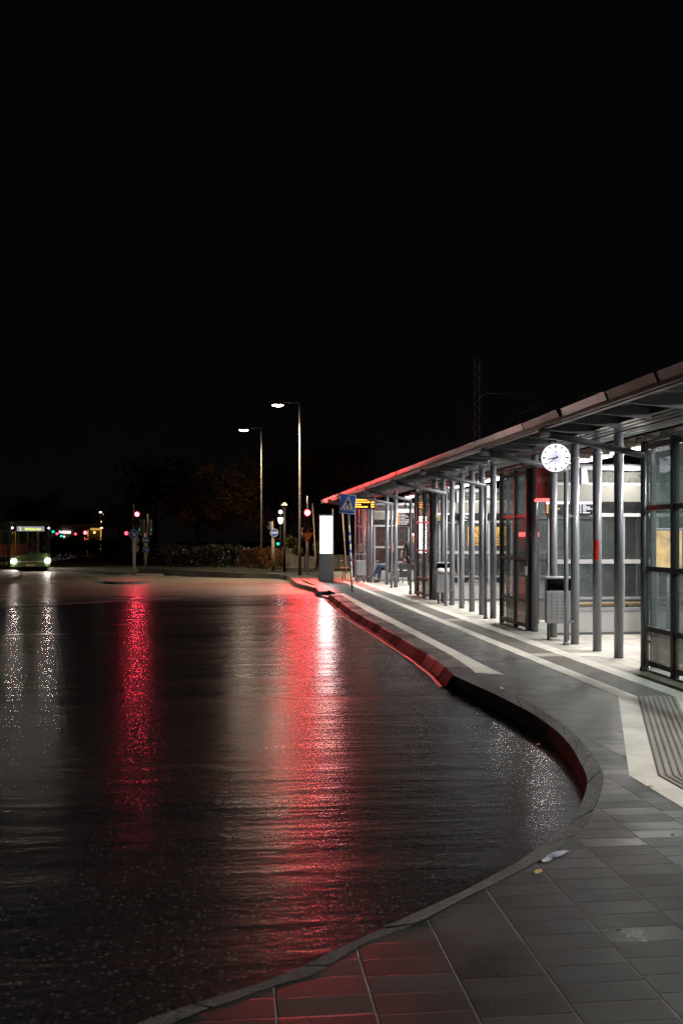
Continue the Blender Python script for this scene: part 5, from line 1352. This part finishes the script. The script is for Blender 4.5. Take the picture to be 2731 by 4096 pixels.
def person(label, loc, rz, J, coat, trousers, shoes, hair, hood=None, coat_len=None, sole=None, show_face=True):
    """J: joint positions - pelvis, chest, neck, head, and for L/R shoulder elbow wrist hip knee ankle toe"""
    t = thing('person', label, 'person', loc, rz)
    V, E, Q = [], [], []
    J = {k: Vector(v) for k, v in J.items()}
    def mid(a, b, f=.5): return J[a].lerp(J[b], f)
    pe = chain(V, E, Q, [J['pelvis'], mid('pelvis', 'chest'), J['chest'], J['neck']], [(.135, .10), (.125, .095), (.145, .10), .050])
    ch, nk = pe - 1, pe
    up = (J['head'] - J['neck']).normalized()
    chain(V, E, Q, [J['head'] - up * .035, J['head'] + up * .07, J['head'] + up * .145], [.088, .112, .082], nk)
    for s in 'LR':
        d = (J['wr' + s] - J['el' + s]).normalized()
        w = chain(V, E, Q, [J['sh' + s], J['el' + s], J['wr' + s], J['wr' + s] + d * .05], [.058, .043, .027, .034], ch)
        chain(V, E, Q, [J['hi' + s], mid('hi' + s, 'kn' + s, .5), J['kn' + s], mid('kn' + s, 'an' + s, .35), J['an' + s], J['to' + s]], [.09, .08, .058, .052, .030, .018], 0)
        fw = J.get('palm' + s, Vector((0, -1, 0))).normalized(); sd = d.cross(fw).normalized()
        base = J['wr' + s] + d * .07
        for k, (o_, ln) in enumerate(((-.027, .055), (-.009, .068), (.009, .064), (.027, .05))):
            b0 = base + sd * o_; chain(V, E, Q, [b0, b0 + d * ln * .5 + fw * .008, b0 + d * ln * .85 + fw * .028], [.0095, .009, .0075], w)
        chain(V, E, Q, [J['wr' + s] + d * .035 - sd * .03 + fw * .01, J['wr' + s] + d * .075 - sd * .035 + fw * .03], [.011, .009], w)
    skin_obj('body', V, E, Q, SKIN, t)
    # face
    f = J.get('face', Vector((0, -1, 0))).normalized(); side = up.cross(f).normalized(); hc = J['head'] + up * .045
    mb = MB()
    M = Matrix.Translation(hc + f * .088 - up * .012); mb.lathe([(0, .016), (.012, .006), (.015, -.012), (0, -.018)], 8, 0, M); mb.build('nose', SKIN, t)
    for s in (-1, 1):
        mb = MB(); mb.lathe([(0, .008), (.009, .003), (.009, -.003), (0, -.008)], 8, 0, Matrix.Translation(hc + f * .079 + side * s * .031 + up * .014)); mb.build('eye', SBLACK, t)
    mb = MB(); mb.lathe([(0, .004), (.02, 0), (0, -.005)], 8, 0, Matrix.Translation(hc + f * .078 - up * .045)); mb.build('mouth', mat('lips', (0.3, 0.12, 0.1), .5), t)
    # coat
    V, E, Q = [], [], []
    tail = J['pelvis'] - Vector((0, 0, .05))
    pe = chain(V, E, Q, [tail, mid('pelvis', 'chest'), J['chest'], J['chest'].lerp(J['neck'], .85)], [(.20, .165), (.175, .145), (.185, .14), .075])
    for s in 'LR': chain(V, E, Q, [J['sh' + s], J['sh' + s].lerp(J['el' + s], .5), J['el' + s], J['el' + s].lerp(J['wr' + s], .5), J['wr' + s]], [.078, .07, .06, .052, .042], 2)
    if coat_len:
        chain(V, E, Q, [J['pelvis'] - Vector((0, 0, coat_len * .5)), J['pelvis'] - Vector((0, 0, coat_len))], [(.18, .145), (.19, .155)], 0)
    skin_obj('coat', V, E, Q, coat, t)
    V, E, Q = [], [], []
    V.append(J['pelvis']); Q.append((.175, .145))
    for s in 'LR': chain(V, E, Q, [J['hi' + s], mid('hi' + s, 'kn' + s, .5), J['kn' + s], mid('kn' + s, 'an' + s, .5), mid('kn' + s, 'an' + s, .93)], [.118, .105, .082, .072, .066], 0)
    skin_obj('trousers', V, E, Q, trousers, t)
    for s in 'LR':
        a, b = J['an' + s], J['to' + s]; d = (b - a); dn = Vector((d.x, d.y, 0)).normalized()
        dd = (b - a).normalized()
        V, E, Q = [], [], []
        chain(V, E, Q, [a - dd * .06 - Vector((0, 0, .035)), a + dd * .03 - Vector((0, 0, .025)), a + dd * .13 - Vector((0, 0, .035)), a + dd * .20 - Vector((0, 0, .04))], [.056, .064, .058, .046])
        sh = skin_obj('shoe', V, E, Q, shoes, t, 0, 1)
        if sole is not None:
            n = Vector((0, 0, 1)) - dd * dd.z; n.normalize(); x_ = dd.cross(n); M = Matrix((( x_.x, dd.x, n.x, 0), (x_.y, dd.y, n.y, 0), (x_.z, dd.z, n.z, 0), (0, 0, 0, 1)))
            mb = MB(); mb.bbox(-.048, .048, -.10, .235, -.098, -.07, .02, 0, Matrix.Translation(a) @ M); mb.build('sole', sole, sh)
    if hood is not None:
        V, E, Q = [], [], []
        chain(V, E, Q, [J['neck'] - up * .09, J['neck'], J['head'] - up * .02 - f * .03, J['head'] + up * .07 - f * .025, J['head'] + up * .115 - f * .02], [(.17, .13), .095, .122, .130, .095])
        skin_obj('headscarf', V, E, Q, hood, t)
    else:
        V, E, Q = [], [], []
        chain(V, E, Q, [J['head'] - up * .02 - f * .05, J['head'] + up * .075 - f * .03, J['head'] + up * .155 - f * .006], [.092, .114, .092])
        skin_obj('hair', V, E, Q, hair, t)
    return t
SIT = dict(pelvis=(0, 0, .53), chest=(0, .05, .93), neck=(0, .03, 1.11), head=(0, 0, 1.24), shL=(-.19, .04, 1.03), shR=(.19, .04, 1.03),
           elL=(-.25, -.02, .76), elR=(.25, -.02, .76), wrL=(-.12, -.22, .68), wrR=(.12, -.22, .68), hiL=(-.1, -.03, .51), hiR=(.1, -.03, .51),
           knL=(-.12, -.44, .52), knR=(.12, -.44, .52), anL=(-.12, -.46, .09), anR=(.12, -.44, .09), toL=(-.14, -.64, .05), toR=(.14, -.62, .05),
           palmL=(0, 0, -1), palmR=(0, 0, -1))
# seated woman by the sign
gw = gp(1437, 2322); J = dict(SIT); J['face'] = (-.35, -1, -.1)
person('seated woman in pink headscarf and dark coat behind the end bin', (gw.x + .05, gw.y + .2, 0), face_rz(gw) - R(18), J, PLUM, BLKC, SOLE, HAIR, PINK, None, SOLE)
bench((gw.x + .05, gw.y + .28, 0), face_rz(gw) - R(18), 1.5, 'wooden slat bench under the woman with the headscarf')
# crossed legs man mostly hidden behind columns
J = dict(SIT); J.update(knR=(-.02, -.47, .60), anR=(-.16, -.62, .27), toR=(-.20, -.80, .30), face=(0, -1, 0))
person('person sitting with crossed leg and striped dark sneaker behind two columns', (5.74, 35.0, 0), R(-84), J, NAVY, DENIM, SHOE, HAIR, None, None, SOLE)
bench((5.80, 35.0, 0), R(-84), 1.5, 'wooden slat bench behind the columns under the person in denim')
# standing person with the bag
gs = gp(1646, 2340)
ST = dict(pelvis=(0, 0, .92), chest=(0, .02, 1.28), neck=(0, .01, 1.47), head=(0, -.02, 1.60), shL=(-.20, .02, 1.40), shR=(.20, .02, 1.40), elL=(-.26, .04, 1.11), elR=(.26, .04, 1.11),
          wrL=(-.27, -.05, .86), wrR=(.26, -.05, .86), hiL=(-.1, 0, .88), hiR=(.1, 0, .88), knL=(-.1, -.03, .48), knR=(.11, -.02, .48), anL=(-.1, .02, .09), anR=(.11, .03, .09), toL=(-.12, -.16, .05), toR=(.13, -.15, .05), palmL=(1, 0, 0), palmR=(-1, 0, 0), face=(.3, -1, 0))
ps = (gs.x + .02, gs.y, 0); prz = face_rz(gs) + R(10)
person('standing person in long black coat holding a dark shopping bag', ps, prz, ST, BLKC, BLKC, SHOE, HAIR, None, .42)
def loc_of(base, rz, v): return Vector(base) + Matrix.Rotation(rz, 3, 'Z') @ Vector(v)
t = thing('shopping_bag', 'dark shopping bag with white label held by standing person', 'bag', loc_of(ps, prz, (-.28, -.10, .27)), prz)
mb = MB(); mb.add([(-.19, -.07, 0), (.19, -.07, 0), (.19, .07, 0), (-.19, .07, 0), (-.165, -.06, .46), (.175, -.06, .44), (.175, .06, .44), (-.165, .06, .46)], [(3, 2, 1, 0), (0, 1, 5, 4), (1, 2, 6, 5), (2, 3, 7, 6), (3, 0, 4, 7)]); mb.build('pouch', BLKC, t)
mb = MB(); mb.tube([(-.07, -.06, .44), (-.02, -.04, .52), (.02, -.04, .52), (.07, -.06, .44)], .006, 6); mb.tube([(-.07, .06, .44), (-.02, .03, .52), (.02, .03, .52), (.07, .06, .44)], .006, 6); mb.build('handle', SBLACK, t)
mb = MB(); mb.box(-.07, .07, -.076, -.0725, .22, .25); mb.build('label_strip', SWHITE, t)
t = thing('handbag', 'small cream handbag under the arm of the standing person', 'handbag', loc_of(ps, prz, (-.30, .12, 1.02)), prz)
mb = MB(); mb.bbox(-.08, .10, -.05, .05, -.12, .12, .035); mb.build('pouch', CREAMP, t)
mb = MB(); mb.tube([(-.06, 0, .11), (.0, -.02, .30), (.08, -.02, .40)], .008, 6); mb.build('strap', CREAMP, t)
# two people in shelter B
J = dict(SIT); J.update(face=(-.6, -1, -.2)); J['head'] = (-.02, -.03, 1.23)
person('person in grey puffer jacket seated behind the shelter glass', (6.98, 26.2, 0), R(20), J, GREYC, BLKC, SHOE, HAIR)
J = dict(SIT); J.update(face=(.4, -1, -.2))
person('person in dark jacket seated behind glass left of the puffer jacket', (6.16, 26.25, 0), R(-25), J, NAVY, BLKC, SHOE, HAIR)

# end screen posts by the seated woman
t = thing('glass_screen', 'narrow glazed wind screen with slim posts by the end bin', 'wind screen', (4.72, 35.7, 0), 0)
mb = MB()
for x in (-.22, -.08, .06, .2): mb.box(x - .022, x + .022, -.03, .03, 0, 2.85)
for z in RZ: mb.box(-.2, .2, -.018, .018, z - .02, z + .02)
mb.build('frame', STEEL, t)
mb = MB(); mb.box(-.198, .198, -.004, .004, .12, 2.78); mb.build('pane', GLASS, t)

# ================================================================ NIGHT, CAMERA, RENDER SETTINGS
w = bpy.data.worlds.new('World'); sc.world = w; w.use_nodes = True
N, L = w.node_tree.nodes, w.node_tree.links
bg = N['Background']
# overcast night sky: nearly black, a little town glow low down
tcw = N.new('ShaderNodeTexCoord'); sw = N.new('ShaderNodeSeparateXYZ'); L.new(tcw.outputs['Generated'], sw.inputs[0])
cl_n = noise(N, L, tcw.outputs['Generated'], 3.0, 5, .6)
hz = remap(N, L, math_node(N, L, 'ADD', sw.outputs['Z'], math_node(N, L, 'MULTIPLY', math_node(N, L, 'SUBTRACT', cl_n, .5), .22)), 0.0, .42, 1.0, 0.0)
L.new(mixc(N, L, math_node(N, L, 'POWER', hz, 1.6), (0.0011, 0.0015, 0.0021), (0.0024, 0.0017, 0.0016)), bg.inputs['Color']); bg.inputs['Strength'].default_value = 1.0

cam = bpy.data.cameras.new('camera'); co = bpy.data.objects.new('camera', cam); COL.objects.link(co)
co.location = (0, 0, EYE); co.rotation_euler = (R(90), 0, -math.asin(SN))
cam.sensor_fit = 'AUTO'; cam.sensor_width = 36; cam.lens = 35; cam.shift_y = 92 / 4096; cam.clip_end = 600; cam.clip_start = .05
cam.dof.use_dof = True; cam.dof.focus_distance = 15.0; cam.dof.aperture_fstop = 4.0
sc.camera = co
sc.view_settings.view_transform = 'Standard'; sc.view_settings.look = 'None'; sc.view_settings.exposure = 0.0; sc.view_settings.gamma = 1.0
try:
    sc.cycles.use_light_tree = True; sc.cycles.sample_clamp_direct = 30.0; sc.cycles.sample_clamp_indirect = 4.0; sc.cycles.max_bounces = 10; sc.cycles.transparent_max_bounces = 24
    sc.cycles.use_denoising = True; sc.cycles.denoising_input_passes = 'RGB_ALBEDO_NORMAL'; sc.cycles.denoising_prefilter = 'NONE'
except Exception: pass
